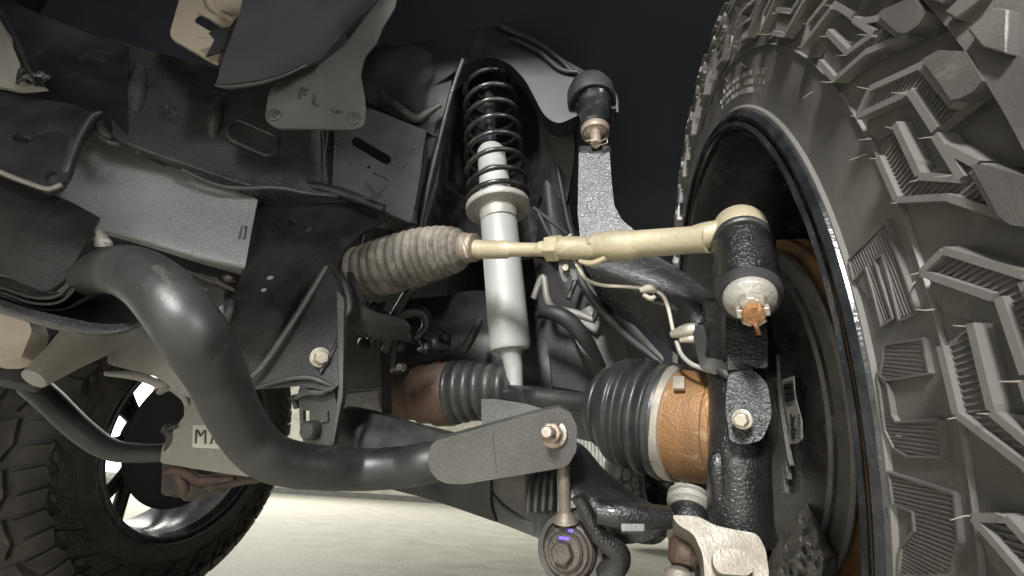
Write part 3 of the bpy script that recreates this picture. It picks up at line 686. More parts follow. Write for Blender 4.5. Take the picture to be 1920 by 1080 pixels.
#@@TIEROD
# ================================================================ tie rod and steering boot
tr_ = loc_thing('tie_rod', 'cream coloured steering tie rod crossing in front of the shock absorber', 'tie rod', 1120, 465, .40)
g = tube([(870, 466, .480, 17), (885, 467, .475, 18), (918, 468, .466, 17.5), (950, 468, .457, 17), (958, 468, .455, 14), (1010, 468, .440, 13), (1014, 467, .438, 15), (1030, 467, .434, 15)], 5, 24); build('inner_rod', g, 'cream_alloy', tr_, sharp=30)
A, B = P(1028, 466, .436), P(1052, 465, .428)
g = hexbolt(A, B-A, .0132, (B-A).length, rot=.1); build('jam_nut', g, 'cream_alloy', tr_, bevel=.0008)
g = tube([(1050, 465, .430, 20), (1062, 465, .426, 22), (1112, 466, .411, 23), (1120, 462, .409, 26), (1150, 461, .400, 29), (1185, 460, .390, 28), (1205, 457, .384, 26), (1260, 453, .368, 26), (1300, 450, .355, 26), (1330, 448, .345, 27)], 8, 28); build('outer_rod', g, 'cream_alloy', tr_)
g = G(); tube([(1300, 449, .356, 25), (1325, 442, .348, 26), (1352, 434, .341, 22), (1385, 430, .334, 18)], 6, 24, g=g)
lpx((1384, 422, .350), (1391, 448, .330), [(0, 34), (.12, 44), (.35, 48), (.8, 49), (1, 47)], 44, g=g)
build('rod_end', g, 'cream_alloy', tr_, bevel=.0006)
g = lpx((1390, 446, .332), (1392, 456, .326), [(0, 46), (.3, 50), (.8, 51), (1, 48)], 44); build('rubber_seal', g, 'boot_rubber', tr_)
g = tube([(1086, 490, .405, 4), (1110, 494, .398, 6), (1135, 484, .39, 5)], 5, 8); build('drip_bead', g, 'cream_alloy', tr_)
nt_ = lpx((1405, 556, .292), (1408, 572, .285), [(0, 46), (.25, 47), (.6, 45), (1, 30)], 44)
build('flange_washer', nt_, 'white_paint', tr_, bevel=.0004, sharp=25)
A, B = P(1408, 568, .287), P(1413, 590, .272)
g = hexbolt(A, B-A, .0098, .011, rot=.25); dr_ = (B-A).normalized(); e1 = dr_.orthogonal().normalized(); e2 = dr_.cross(e1)
for k in range(6):
    t = math.pi/3*k+.3; boxw(A+dr_*.0125+(e1*math.cos(t)+e2*math.sin(t))*.0072, (e1*math.cos(t)+e2*math.sin(t))*.0018, (-e1*math.sin(t)+e2*math.cos(t))*.0026, dr_*.0030, g)
build('castle_nut', g, 'zinc', tr_, bevel=.0004)
g = lathe(A, A+dr_*.0205, [(0, .0064), (.93, .0064), (1, .0058)], 28); build('stud', g, 'rust_orange', tr_)
g = wire([(1423, 572, .262), (1424, 580, .260), (1424, 588, .260)], .0013); wire([(1414, 603, .262), (1418, 613, .262), (1423, 626, .264)], .0012, g=g); build('cotter_pin', g, 'rust_orange', tr_)
g = wplate([(1, 1)], 0, 0) if False else G()
for q in ([(1431, 520, .2905), (1431, 526, .289)], [(1425, 545, .2845), (1424, 556, .2810)]): wire(q, .0022, 2, g=g)
build('paint_mark', g, 'purple_paint', tr_)
# boot
def bellows(axis, prof, ribs_, amp, name, mt, parent=None, n=220, seg=56, sharp=60, sq=1.0):
    """axis: (px,py,d) spline points; prof: (t, r px); ribs along it"""
    q = cr(axis, 40); W = [P(*p) for p in q]; D = [p[2] for p in q]; pts = []; rad = []
    for i in range(n+1):
        t = i/n; x = t*(len(q)-1); k = min(int(x), len(q)-2); f_ = x-k
        c = W[k].lerp(W[k+1], f_); d = D[k]*(1-f_)+D[k+1]*f_
        r = np.interp(t, [p[0] for p in prof], [p[1] for p in prof])
        ph = np.interp(t, [0, .06, .94, 1], [0, 0, ribs_, ribs_])
        wv = abs(math.sin(math.pi*ph))**sq
        pts.append(c); rad.append((r-amp*(1-wv))*d/FPX)
    return build(name, sweep(G(), pts, rad, seg), mt, parent, sharp=sharp)
bt = loc_thing('steering_boot', 'dusty grey ribbed rubber bellows at the inner end of the tie rod', 'rubber boot', 770, 490, .50)
bellows([(892, 463, .474), (840, 470, .486), (780, 483, .500), (710, 503, .517), (630, 522, .535)], [(0, 20), (.08, 27), (.16, 42), (.3, 50), (.45, 54), (.7, 54), (.85, 50), (1, 40)], 16, 6.5, 'bellows', 'dusty_rubber', bt, n=300, sq=.8)
g = lpx((874, 465, .478), (893, 464, .473), [(0, 27), (.1, 29), (.35, 24), (.5, 24), (.55, 27), (.9, 27), (1, 22)], 40); build('hose_clamp', g, 'zinc_rusty', bt, sharp=25)
g = tube([(868, 452, .465, 4), (872, 468, .460, 4), (876, 482, .462, 4)], 4, 8); build('clamp_screw', g, 'zinc', bt)

#@@KNUCKLE
# ================================================================ steering knuckle
kn = loc_thing('steering_knuckle', 'textured black cast steering knuckle linking the ball joints beside the wheel', 'steering knuckle', 1385, 880, .33)
g = plate([(1085, 284), (1143, 282), (1147, 340), (1152, 385), (1166, 412), (1200, 440), (1190, 520), (1120, 520), (1090, 470), (1083, 400)], [(1085, 284, .545), (1145, 284, .535), (1160, 470, .470)], .026, rad=6)
build('upper_arm', g, 'cast_grey', kn, bevel=.004, seg=3)
g = plate([(1083, 272), (1146, 272), (1146, 284), (1085, 284)], [(1083, 272, .553), (1146, 272, .543), (1146, 284, .533)], .03); build('arm_head', g, 'dull_black', kn, bevel=.003)
g = sheet([[(1120, 455, .478), (1180, 462, .465), (1250, 490, .445), (1320, 540, .42), (1380, 585, .41)], [(1110, 500, .462), (1170, 515, .445), (1240, 545, .425), (1310, 590, .40), (1370, 630, .39)], [(1115, 545, .475), (1170, 580, .455), (1240, 640, .435), (1300, 690, .41), (1350, 720, .40)]], .022)
build('diagonal_arm', g, 'texture_black', kn)
g = tube([(1075, 500, .485, 8), (1110, 560, .470, 8), (1170, 625, .455, 8), (1225, 670, .44, 8), (1250, 695, .43, 7)], 8, 12); build('arm_edge', g, 'dull_black', kn)
g = lpx((1391, 455, .335), (1404, 560, .298), [(0, 51), (.04, 55), (.86, 56), (.87, 57), (.95, 57), (1, 50)], 56); build('steering_boss', g, 'texture_black', kn, sharp=30)
g = lpx((1402.5, 545, .303), (1404.5, 562, .296), [(0, 50), (.1, 58), (.8, 58), (1, 52)], 48); build('boss_rim', g, 'dull_black', kn)
g = tube([(1375, 560, .365, 55), (1385, 650, .365, 60), (1390, 740, .35, 58), (1390, 800, .335, 56), (1386, 860, .325, 54), (1386, 930, .32, 56), (1388, 1010, .315, 58)], 8, 40); build('upright', g, 'texture_black', kn)
g = tube([(1350, 835, .325, 10), (1345, 870, .318, 18), (1350, 920, .315, 18), (1355, 980, .312, 14)], 6, 18); build('casting_ridge', g, 'texture_black', kn)
g = plate([(1365, 700), (1410, 690), (1440, 720), (1448, 780), (1430, 825), (1395, 835), (1368, 828), (1360, 760)], [(1365, 700, .315), (1440, 700, .305), (1400, 830, .295)], .03, rad=12); build('sensor_boss', g, 'texture_black', kn, bevel=.005, seg=3)
g = tube([(1405, 600, .37, 26), (1418, 700, .36, 20), (1424, 800, .35, 18), (1426, 940, .34, 16), (1436, 1010, .325, 20)], 8, 20); build('rear_web', g, 'texture_black', kn)
g = plate([(1360, 590), (1440, 590), (1440, 690), (1365, 695)], [(1360, 590, .345), (1440, 590, .335), (1400, 690, .325)], .03, rad=8); build('upper_casting', g, 'texture_black', kn, bevel=.006)

A = P(1392, 786, .292); dd = (CAM-A).normalized()
g = hexbolt(A, dd+Vector((-.25, 0, -.1)), .0046, .0055, washer=.0064, wh=.0015); build('bolt_head', g, 'zinc', kn, bevel=.0003)

#@@CV
# ================================================================ drive shaft
cv = loc_thing('drive_shaft', 'drive shaft with big ribbed black boot and rusty brown outer joint', 'drive shaft', 1250, 790, .41)
prof_ = [(0, 19), (.03, 23), (.07, 36), (.13, 52), (.20, 65), (.26, 73), (.295, 73), (.335, 78), (.42, 92), (.49, 98), (.53, 95), (.57, 98), (.61, 101), (.65, 90), (.675, 88), (.71, 97), (.755, 104), (.80, 104), (.835, 92), (.865, 92), (.90, 105), (.95, 107), (1, 106)]
_t = [p[0] for p in prof_]; _q = cr(prof_, 7)
g = lpx((1098, 756, .468), (1260, 788, .411), [(float(a), float(b)) for a, b in _q], 72, capA=False); build('outer_boot', g, 'boot_rubber', cv, sharp=70)
g = lpx((1252, 788, .413), (1272, 792, .406), [(0, 104), (.1, 108), (.5, 108), (.6, 104), (1, 103)], 64); build('boot_collar', g, 'boot_rubber', cv, sharp=30)
g = lpx((1262, 790, .410), (1282, 794, .403), [(0, 104), (.05, 106), (.95, 106), (1, 104)], 64); build('clamp_band', g, 'zinc', cv, sharp=30)
g = plate([(1262, 705), (1283, 705), (1283, 728), (1262, 728)], [(1262, 705, .379), (1283, 705, .374), (1270, 728, .368)], .003, rad=2); build('clamp_buckle', g, 'zinc', cv, bevel=.0008)
g = lpx((1278, 793, .405), (1372, 806, .375), [(0, 96), (.04, 101), (.5, 102), (.8, 101), (.84, 104), (.96, 104), (1, 98)], 72); build('outer_joint', g, 'rust_brown', cv, sharp=28)
g = lpx((1362, 804, .379), (1392, 808, .368), [(0, 104), (.4, 104), (1, 90)], 64); build('joint_shoulder', g, 'rust_dark', cv)
g = lpx((940, 738, .545), (1112, 758, .465), [(0, 19), (.3, 19), (.32, 22), (.5, 21), (.52, 19), (1, 19)], 32); build('shaft', g, 'satin_black', cv)
bellows([(965, 728, .548), (920, 730, .558), (880, 732, .568), (842, 735, .578)], [(0, 34), (.1, 44), (.5, 55), (.85, 60), (1, 60)], 6, 8, 'inner_boot', 'boot_rubber', cv, sq=.7)
g = lpx((735, 738, .615), (858, 734, .575), [(0, 40), (.1, 48), (.45, 50), (.5, 56), (.72, 57), (.74, 62), (.95, 62), (1, 58)], 56); build('inner_joint', g, 'rust_dark', cv, sharp=28)

#@@SWAY
# ================================================================ sway bar
sw = loc_thing('sway_bar', 'thick satin black sway bar bending in an S across the lower left', 'sway bar', 480, 800, .26)
g = tube([(170, 520, .345, 34), (205, 508, .315, 43), (245, 510, .282, 50), (290, 535, .258, 54), (335, 585, .243, 57.5), (375, 645, .246, 57), (408, 706, .275, 50.5), (434, 766, .298, 47), (464, 817, .316, 44.5), (503, 855, .325, 43), (555, 871, .338, 41), (615, 877, .352, 39.5), (680, 880, .368, 37.5), (750, 876, .368, 37.5), (795, 869, .362, 38), (826, 864, .362, 36)], 10, 48)
build('bar', g, 'satin_black', sw)
pfe = plane_of([(815, 860, .3425), (1060, 800, .3390), (1040, 870, .3370)])
g = plate([(806, 882), (802, 860), (806, 840), (814, 828), (835, 821), (1028, 768), (1050, 764), (1070, 774), (1082, 800), (1081, 845), (1066, 872), (1040, 880), (870, 908), (836, 907), (818, 898)], [(815, 860, .3425), (1060, 800, .3390), (1040, 870, .3370)], .014, rad=5)
build('flat_end', g, 'paddle_grey', sw, bevel=.0034, seg=4)
g = G(); sweep(g, [onpl(x, y, pfe)-pfe[1]*.0001 for x, y in ((923, 801), (926, 830), (931, 890))], [.00022]*3, 6); build('scribe_line', g, 'frame_grey', sw)
g = tube([(60, 722, .60, 22), (95, 752, .585, 22), (150, 805, .57, 21), (205, 842, .56, 19), (260, 850, .55, 17), (320, 848, .54, 16)], 8, 28); build('far_arm', g, 'satin_black', sw)

A = P(1038, 813, .3405); dn = (CAM-A).normalized()+CX*-.25+CY*.05
g = hexbolt(A, dn, .0080, .008, washer=.0105, wh=.0018, rot=.5, stud=.0046, sh=.0125); build('lock_nut', g, 'zinc_rusty', sw, bevel=.0004)
# link rod with bushing
ln = loc_thing('sway_bar_link', 'short worn link rod ending in a bushing with purple paint mark', 'link', 1060, 1000, .29)
g = lpx((1056, 862, .352), (1060, 978, .346), [(0, 10), (.1, 12), (.5, 11.5), (.84, 12), (.90, 17), (1, 24)], 32); build('rod', g, 'rod_worn', ln, sharp=30)
A, B = P(1092, 1018, .372), P(1068, 1030, .344); Wd = (B-A).length
g = lathe(A, B, [(0, .0250), (.05, .0265), (.93, .0265), (1, .0250), (1.0, .0215), (.85, .020)], 56); build('eye', g, 'bracket_grey', ln, sharp=28)
D_ = (B-A).normalized()
g = lathe(A.lerp(B, .8), B+D_*.007, [(0, .0205), (.6, .020), (.75, .0182), (.85, .019), (1, .0165)], 48); build('rubber_bushing', g, 'warm_grime', ln, sharp=50)
B = B+D_*.004
g = lathe(B, B+D_*.005, [(0, .0168), (.5, .0175), (1, .0162)], 48); lathe(B+D_*.005, B+D_*.010, [(0, .0134), (.6, .0136), (1, .0120)], 40, g=g); build('flange_washer', g, 'warm_grime', ln, sharp=28)
g = hexbolt(B+D_*.010, D_, .0082, .0075, rot=.35); build('bolt_head', g, 'warm_grime', ln, bevel=.0004)
pu = B+D_*.0104; side = D_.cross(UP).normalized(); upd = side.cross(D_).normalized()
if side.dot(CX) < 0: side = -side
g = boxw(pu+upd*.0092+side*.001, side*.0040, upd*.0011, D_*.0004); boxw(B+D_*.0053+upd*.0138+side*.004, side*.0020, upd*.0013, D_*.0004, g); build('paint_mark', g, 'purple_paint', ln)

#@@LCA
# ================================================================ lower control arm
lc = loc_thing('lower_control_arm', 'wide black lower control arm sloping down to the right over the pale floor', 'control arm', 980, 930, .36)
g = sheet([[(600, 760, .50), (650, 768, .47), (700, 775, .455), (770, 795, .44), (840, 815, .43), (920, 824, .42)],
           [(600, 800, .47), (650, 808, .44), (710, 822, .425), (770, 845, .405), (840, 862, .405), (920, 874, .395)],
           [(620, 840, .455), (660, 860, .43), (710, 885, .41), (780, 905, .395), (850, 925, .40), (920, 945, .39)],
           [(640, 870, .46), (680, 893, .43), (725, 915, .41), (790, 932, .395), (850, 951, .40), (930, 979, .388)]], .012, 6, 6)
build('front_arm', g, 'warm_grime' if False else 'dull_black', lc)
g = plate([(735, 905), (900, 900), (1000, 870), (1035, 870), (1035, 960), (1080, 1000), (1040, 1022), (960, 990), (860, 952)], [(735, 905, .425), (1000, 870, .388), (1040, 1022, .375)], .004, rad=6); build('lower_web', g, 'bracket_grey', lc, bevel=.001)
g = tube([(893, 900, .402, 3), (920, 925, .396, 5), (945, 950, .391, 4), (975, 968, .387, 4), (1010, 978, .383, 4)], 8, 10); build('web_edge', g, 'dull_black', lc)
g = tube([(610, 806, .50, 40), (650, 806, .49, 44), (700, 810, .475, 38), (760, 826, .46, 36), (850, 842, .44, 30)], 8, 28); build('arm_tube', g, 'satin_black', lc)
g = sheet([[(1050, 818, .40), (1092, 834, .395), (1135, 882, .39), (1190, 926, .385), (1225, 945, .38)],
           [(1060, 868, .375), (1095, 890, .37), (1140, 918, .362), (1200, 945, .35), (1240, 965, .345)],
           [(1070, 930, .35), (1110, 945, .345), (1150, 960, .34), (1200, 980, .335), (1250, 985, .33)],
           [(1110, 985, .345), (1140, 1010, .34), (1170, 1020, .335), (1210, 1015, .33), (1250, 1000, .33)]], .012)
build('outer_arm', g, 'texture_black', lc)
g = tube([(1120, 960, .325, 22), (1160, 965, .322, 26), (1200, 968, .322, 24), (1255, 970, .325, 20)], 8, 22); tube([(1085, 930, .33, 14), (1120, 1000, .325, 16), (1160, 1040, .325, 22), (1140, 1080, .33, 25)], 8, 16, g=g)
build('cast_ribs', g, 'texture_black', lc)
g = plate([(1165, 982), (1208, 982), (1208, 996), (1165, 996)], [(1165, 982, .298), (1208, 982, .296), (1190, 996, .294)], .006, rad=2); build('casting_face', g, 'paddle_grey', lc, bevel=.0008)
bs = loc_thing('rubber_bump_stop', 'black ribbed rubber bump stop behind the link rod', 'bump stop', 1010, 925, .35)
for k in range(4):
    g = tube([(990+k*14, 962-k*2, .362, 4), (992+k*14, 930, .365, 6), (998+k*13, 898-k*3, .372, 5), (1012+k*10, 882, .384, 4)], 6, 10); build('rubber_fin', g, 'boot_rubber', bs)
g = plate([(985, 880), (1045, 872), (1045, 965), (985, 962)], [(985, 880, .388), (1045, 880, .386), (1000, 962, .376)], .01, rad=5); build('stop_body', g, 'dull_black', bs, bevel=.002)
# lower ball joint and clevis
lb = loc_thing('lower_ball_joint', 'pale metal lower ball joint and forked cast clevis under the knuckle', 'ball joint', 1330, 1000, .30)
g = lpx((1291, 926, .350), (1291, 954, .341), [(0, 30), (.04, 36), (.22, 38), (.3, 33), (.42, 33), (.46, 38), (.75, 39), (.85, 34), (1, 30)], 44); build('joint_rings', g, 'white_paint', lb, sharp=25)
g = lpx((1291, 952, .343), (1290, 1004, .327), [(0, 30), (.2, 35), (.8, 36), (1, 30)], 40); build('joint_body', g, 'texture_black', lb)
g = lpx((1289, 1000, .328), (1289, 1014, .323), [(0, 32), (.2, 37), (.7, 37), (1, 32)], 40); build('joint_rings', g, 'white_paint', lb, sharp=25)
g = lpx((1284, 1012, .324), (1282, 1064, .312), [(0, 24), (.2, 29), (.8, 29), (1, 22)], 36); build('joint_rubber', g, 'rust_dark', lb)
g = lpx((1275, 1062, .315), (1272, 1120, .305), [(0, 12), (.2, 26), (.6, 32), (1, 34)], 36); build('joint_nut', g, 'cast_alloy', lb)
g = plate([(1258, 965), (1310, 968), (1340, 985), (1372, 992), (1420, 1000), (1436, 1030), (1442, 1075), (1440, 1140), (1300, 1140), (1322, 1090), (1318, 1040), (1300, 1000), (1272, 985)], [(1270, 975, .300), (1420, 1000, .285), (1380, 1100, .270)], .03, rad=12)
build('clevis', g, 'cast_alloy', lb, bevel=.006, seg=4)
g = plate([(1335, 1040), (1350, 1026), (1395, 1030), (1412, 1050), (1415, 1068), (1402, 1080), (1350, 1076), (1338, 1062)], [(1340, 1045, .272), (1410, 1050, .267), (1380, 1080, .264)], .01, rad=10); build('clevis_pad', g, 'cast_alloy', lb, bevel=.0015)

#@@REST
# ================================================================ more body behind the top left
g = plate([(-500, -500), (900, -500), (850, 60), (700, 330), (470, 470), (150, 520), (-500, 560)], [(-500, -500, 1.05), (900, -500, .95), (150, 500, .78)], .01); build('engine_bay_panel', g, 'navy_liner', body)
# FL bracket
fb = loc_thing('guide_bracket', 'triangular grey steel plate with two screws and the letters FL punched in it', 'bracket', 590, 180, .46)
FLA = [(515, 217, .455), (662, 222, .470), (730, 10, .52)]
g = plate([(497, 225), (503, 170), (520, 150), (600, 120), (640, 90), (672, 50), (695, 20), (702, -20), (745, -20), (742, 12), (718, 50), (706, 80), (684, 105), (676, 140), (684, 180), (686, 210), (682, 236), (664, 243), (640, 242), (518, 240)], FLA, .003, rad=8)
build('bracket_plate', g, 'guide_grey', fb, bevel=.0007)
pl = plane_of(FLA)
for x, y in ((514, 216), (663, 222)):
    A = onpl(x, y, pl); g = lathe(A+pl[1]*.001, A-pl[1]*.0022, [(0, .0068), (.7, .0066), (1, .0054)], 28); g2 = boxw(A-pl[1]*.0023, CX*.0010+CY*.0035, CX*.0010-CY*.0003, pl[1]*.0004)
    o = build('screw_head', g, 'zinc' if False else 'bracket_grey', fb, sharp=30); build('screw_slot', g2, 'dull_black', o)
def strokes(lst, pl, r, g, off=.0006):
    for s_ in lst:
        sweep(g, [onpl(x, y, pl)-pl[1]*off for x, y in s_], [r]*len(s_), 6)
    return g
g = strokes([[(566, 166), (562, 185)], [(566, 166), (578, 171)], [(564, 175), (574, 178)], [(590, 180), (588, 194), (597, 200)], [(622, 206), (632, 213)], [(632, 207), (642, 212)]], pl, .0014, G())
build('punched_letters', g, 'label_ink', fb)
# rubber flap
fl = loc_thing('splash_flap', 'dark purplish rubber splash flap hanging above the lettered bracket', 'splash flap', 560, 80, .44)
g = sheet([[(470, -90, .46), (560, -90, .47), (660, -90, .50), (760, -90, .54)], [(450, 20, .445), (530, 10, .46), (620, 0, .48), (712, -5, .51)], [(420, 105, .435), (490, 95, .445), (570, 80, .46), (660, 45, .485)], [(404, 160, .43), (470, 152, .437), (530, 140, .445), (600, 112, .46)]], .003)
mat('flap_rubber', (.010, .0095, .013), .55, dust=(.03, .029, .036), damt=.5, ns=8, bump=.2, wear=.15)
build('flap', g, 'flap_rubber', fl)
g = tube([(404, 160, .429, 3), (430, 163, .43, 5), (480, 157, .435, 5), (530, 143, .443, 4), (575, 122, .452, 3)], 8, 10); build('rolled_edge', g, 'frame_black', fl)
g = plate([(470, -10), (447, 30), (430, 50), (415, 52), (390, 62), (402, 75), (386, 105), (430, 92), (450, 60), (480, 20)], [(470, 0, .47), (390, 62, .47), (430, 92, .465)], .002); build('torn_tab', g, 'flap_rubber', fl)
# beige slotted panel
bp_ = loc_thing('beige_bracket', 'beige painted metal bracket with a dark slot at the top left', 'bracket', 370, 60, .5)
g = plate([(344, -30), (480, -30), (455, 40), (430, 70), (406, 118), (395, 114), (322, 72), (318, 62)], [(344, -30, .54), (480, -30, .54), (360, 90, .49)], .004, [slot(372, 34, 420, 62, 10)], 5); build('panel', g, 'beige_panel', bp_, bevel=.001)
g = tube([(385, -10, .53, 5), (400, 18, .518, 6), (440, 38, .51, 5)], 6, 10); build('pressed_ridge', g, 'beige_panel', bp_)
# left bracket
lbk = loc_thing('tow_bracket', 'black pressed bracket with two holes at the left edge', 'bracket', 70, 270, .4)
g = plate([(-120, 120), (0, 172), (140, 196), (176, 214), (182, 232), (150, 262), (128, 330), (112, 352), (92, 360), (0, 326), (-120, 290)], [(0, 172, .42), (176, 214, .43), (90, 350, .385)], .005, [slot(32, 257, 50, 261, 8), oval(97, 332, 13, 12)], 8); build('bracket_plate', g, 'arm_black', lbk, bevel=.0015, seg=3)
g = tube([(190, 210, .425, 4), (170, 222, .42, 9), (146, 262, .41, 10), (128, 310, .40, 9), (118, 345, .395, 6)], 8, 14); build('rolled_edge', g, 'satin_black', lbk)
g = tube([(-60, 295, .385, 5), (0, 322, .383, 5), (50, 342, .383, 5), (90, 354, .383, 5), (116, 346, .388, 5)], 8, 10); build('lower_lip', g, 'tan_plate', lbk)
g = tube([(182, 225, .43, 10), (196, 250, .425, 9), (212, 262, .425, 7)], 6, 12); tube([(190, 258, .42, 5), (215, 270, .42, 6), (240, 278, .43, 4)], 6, 10, g=g); build('weld_bead', g, 'frame_black', lbk)
# grey thing at the far upper left
ug = loc_thing('bumper_bracket', 'pale worn metal strut reaching in from the upper left corner', 'bracket', 40, 130, .42)
g = sheet([[(-60, -60, .46), (0, 40, .44), (18, 75, .43), (38, 120, .425)], [(-60, 60, .44), (-10, 110, .42), (15, 140, .415), (40, 150, .415)], [(-60, 160, .42), (0, 163, .41), (40, 168, .41), (85, 164, .412)]], .004); build('strut', g, 'tan_plate', ug)
g = G(); rnd = random.Random(2)
for k in range(9):
    x0 = 30+k*6+rnd.uniform(-3, 3); tube([(x0, 150+rnd.uniform(-14, 8), .408, 3), (x0+10, 138+rnd.uniform(-8, 14), .40, 5), (x0+22, 150+rnd.uniform(-10, 12), .405, 2)], 4, 7, g=g)
build('crumpled_film', g, 'zinc' if False else 'gloss_black', ug)
g = tube([(0, 20, .45, 3), (28, 70, .44, 4), (48, 120, .43, 4), (60, 140, .42, 3)], 6, 8); build('edge_wire', g, 'dull_black', ug)

# textured grey skid panel
skp = loc_thing('textured_panel', 'light grey stippled panel under the chassis rail', 'panel', 320, 390, .44)
g = sheet([[(60, 245, .47), (150, 262, .475), (240, 276, .48), (360, 325, .50), (483, 374, .515)],
           [(80, 330, .455), (160, 345, .457), (250, 368, .462), (360, 400, .478), (472, 430, .495)],
           [(100, 400, .438), (175, 412, .438), (258, 432, .445), (360, 462, .460), (462, 486, .477)],
           [(106, 418, .437), (182, 432, .438), (262, 452, .445), (362, 482, .460), (458, 504, .476)],
           [(120, 424, .452), (195, 440, .455), (275, 462, .462), (368, 492, .478), (452, 516, .494)]], .004, 6, 6)
build('panel', g, 'plate_grey', skp)
g = strokes([[(454, 424), (463, 425)], [(463, 425), (460, 448)], [(460, 448), (450, 446)], [(450, 446), (454, 424)]], (P(457, 435, .4875), plane_of([(250, 370, .455), (472, 430, .49), (262, 425, .44)])[1]), .00045, G()); build('stamped_mark', g, 'label_ink', skp)
lp = loc_thing('undertray', 'dark stippled undertray panel at the left edge', 'panel', 80, 450, .38)
g = sheet([[(-120, 290, .40), (0, 332, .40), (60, 352, .402), (125, 375, .405), (188, 408, .408)], [(-120, 420, .375), (0, 430, .375), (60, 435, .376), (110, 440, .378), (162, 455, .382)], [(-120, 500, .36), (0, 515, .36), (40, 530, .36), (85, 545, .362), (120, 525, .368)]], .004); build('panel', g, 'frame_black', lp)
g = plate([(150, 480), (160, 478), (118, 545), (88, 548), (100, 520)], [(150, 480, .385), (118, 545, .375), (88, 548, .37)], .003); build('bright_edge', g, 'tan_plate', lp)
tie = loc_thing('plastic_clip', 'small white plastic clip beside the sway bar bend', 'clip', 190, 445, .40)
g = tube([(184, 432, .40, 4), (188, 440, .398, 8), (192, 452, .397, 12), (194, 460, .398, 13)], 5, 12); tube([(178, 448, .398, 4), (200, 452, .396, 7), (207, 462, .40, 4)], 4, 10, g=g); build('clip_body', g, 'white_paint', tie)

# trough flange round the sway bar bend
tf = loc_thing('sway_bar_cradle', 'black pressed cradle with a double lip that the sway bar comes out of', 'cradle', 190, 540, .35)
g = sheet([[(-120, 500, .36), (0, 540, .35), (60, 560, .345), (125, 552, .345), (160, 505, .35), (205, 475, .352), (280, 480, .36), (350, 520, .365), (420, 545, .37)],
           [(-120, 530, .37), (0, 555, .36), (60, 578, .36), (120, 582, .37), (170, 560, .38), (220, 540, .385), (290, 545, .38), (350, 560, .375), (410, 575, .38)],
           [(-120, 545, .345), (0, 570, .335), (60, 590, .33), (130, 608, .325), (190, 622, .325), (240, 615, .33), (275, 596, .34), (300, 590, .35), (320, 590, .36)]], .003, 6, 6)
build('cradle_shell', g, 'frame_black', tf)
g = tube([(-80, 518, .345, 4), (0, 538, .34, 4), (60, 557, .336, 4), (105, 556, .335, 4), (135, 530, .335, 4), (160, 492, .336, 4), (205, 468, .337, 4), (270, 473, .342, 4), (330, 500, .35, 4), (400, 530, .36, 4)], 10, 10); build('lip', g, 'satin_black', tf)
g = tube([(-80, 530, .343, 3), (0, 548, .338, 3), (60, 568, .334, 3), (110, 567, .332, 3), (142, 540, .332, 3), (170, 500, .333, 3), (212, 478, .334, 3), (265, 481, .34, 3), (330, 512, .348, 3), (390, 545, .358, 3)], 10, 10); build('lip', g, 'frame_black', tf)
g = sheet([[(-80, 540, .335), (0, 562, .33), (60, 580, .328), (120, 594, .325), (180, 606, .322), (230, 606, .325), (268, 596, .333)], [(-80, 556, .330), (0, 578, .325), (60, 598, .322), (120, 614, .319), (180, 624, .316), (232, 620, .32), (270, 604, .33)], [(-80, 566, .335), (0, 588, .33), (60, 606, .328), (120, 622, .325), (180, 630, .322), (232, 626, .326), (268, 610, .336)]], .003); build('lower_lip', g, 'frame_grey', tf)

# pale pieces at lower left
st = loc_thing('support_tube', 'short pale scuffed steel tube below the cradle at left', 'tube', 130, 670, .42)
g = lpx((62, 712, .395), (200, 610, .46), [(0, 18), (.01, 22), (.4, 32), (1, 52)], 40); build('tube_body', g, 'tan_plate', st)
g = plate([(-30, 570), (50, 590), (60, 620), (40, 670), (0, 680), (-30, 680)], [(-30, 570, .42), (50, 590, .42), (0, 680, .40)], .02, rad=5); build('end_block', g, 'beige_panel', st, bevel=.002)
g = plate([(0, 660), (60, 668), (90, 690), (62, 722), (0, 712), (-40, 700)], [(0, 660, .43), (60, 668, .44), (0, 712, .42)], .02, rad=5); build('dark_mount', g, 'dull_black', st, bevel=.002)
dg = loc_thing('guard_plate', 'pale grey guard plate with a torn paper label, half behind the sway bar', 'guard plate', 370, 820, .5)
g = plate([(205, 640), (280, 600), (340, 640), (400, 760), (345, 742), (290, 705), (200, 682)], [(205, 640, .50), (340, 640, .49), (345, 742, .46)], .004, rad=6); build('upper_wing', g, 'tan_plate', dg, bevel=.001)
GP = [(345, 740, .50), (480, 885, .455), (302, 862, .49)]
g = plate([(345, 742), (352, 735), (420, 735), (500, 880), (490, 897), (420, 888), (300, 868), (304, 838), (330, 800), (345, 780)], GP, .004, rad=5); build('plate', g, 'tan_plate', dg, bevel=.001)
plg = plane_of(GP)
g = plate([(362, 797), (425, 797), (425, 842), (360, 839)], (plg[0]-plg[1]*.0012, plg[1]), .0006); lab = build('paper_label', g, 'label_white', dg)
g = strokes([[(371, 805), (370, 831)], [(388, 806), (388, 832)], [(373, 806), (379, 817), (386, 807)], [(398, 832), (404, 812)], [(404, 812), (410, 832)]], plg, .0011, G(), .0018); build('label_print', g, 'label_ink', lab)
g = plate([(304, 868), (345, 872), (400, 880), (470, 892), (468, 900), (432, 905), (405, 912), (398, 920), (380, 920), (372, 912), (352, 930), (344, 940), (335, 925), (312, 930), (302, 925)], [(304, 868, .52), (470, 892, .50), (312, 930, .50)], .02, rad=4); build('rusty_bracket', g, 'warm_grime', dg, bevel=.003)
g = tube([(310, 885, .50, 5), (340, 882, .49, 9), (372, 900, .485, 9), (400, 898, .485, 8), (440, 896, .48, 4)], 6, 12); tube([(335, 890, .49, 8), (346, 915, .485, 8), (345, 932, .485, 5)], 5, 12, g=g); build('bracket_rib', g, 'rust_dark', dg)
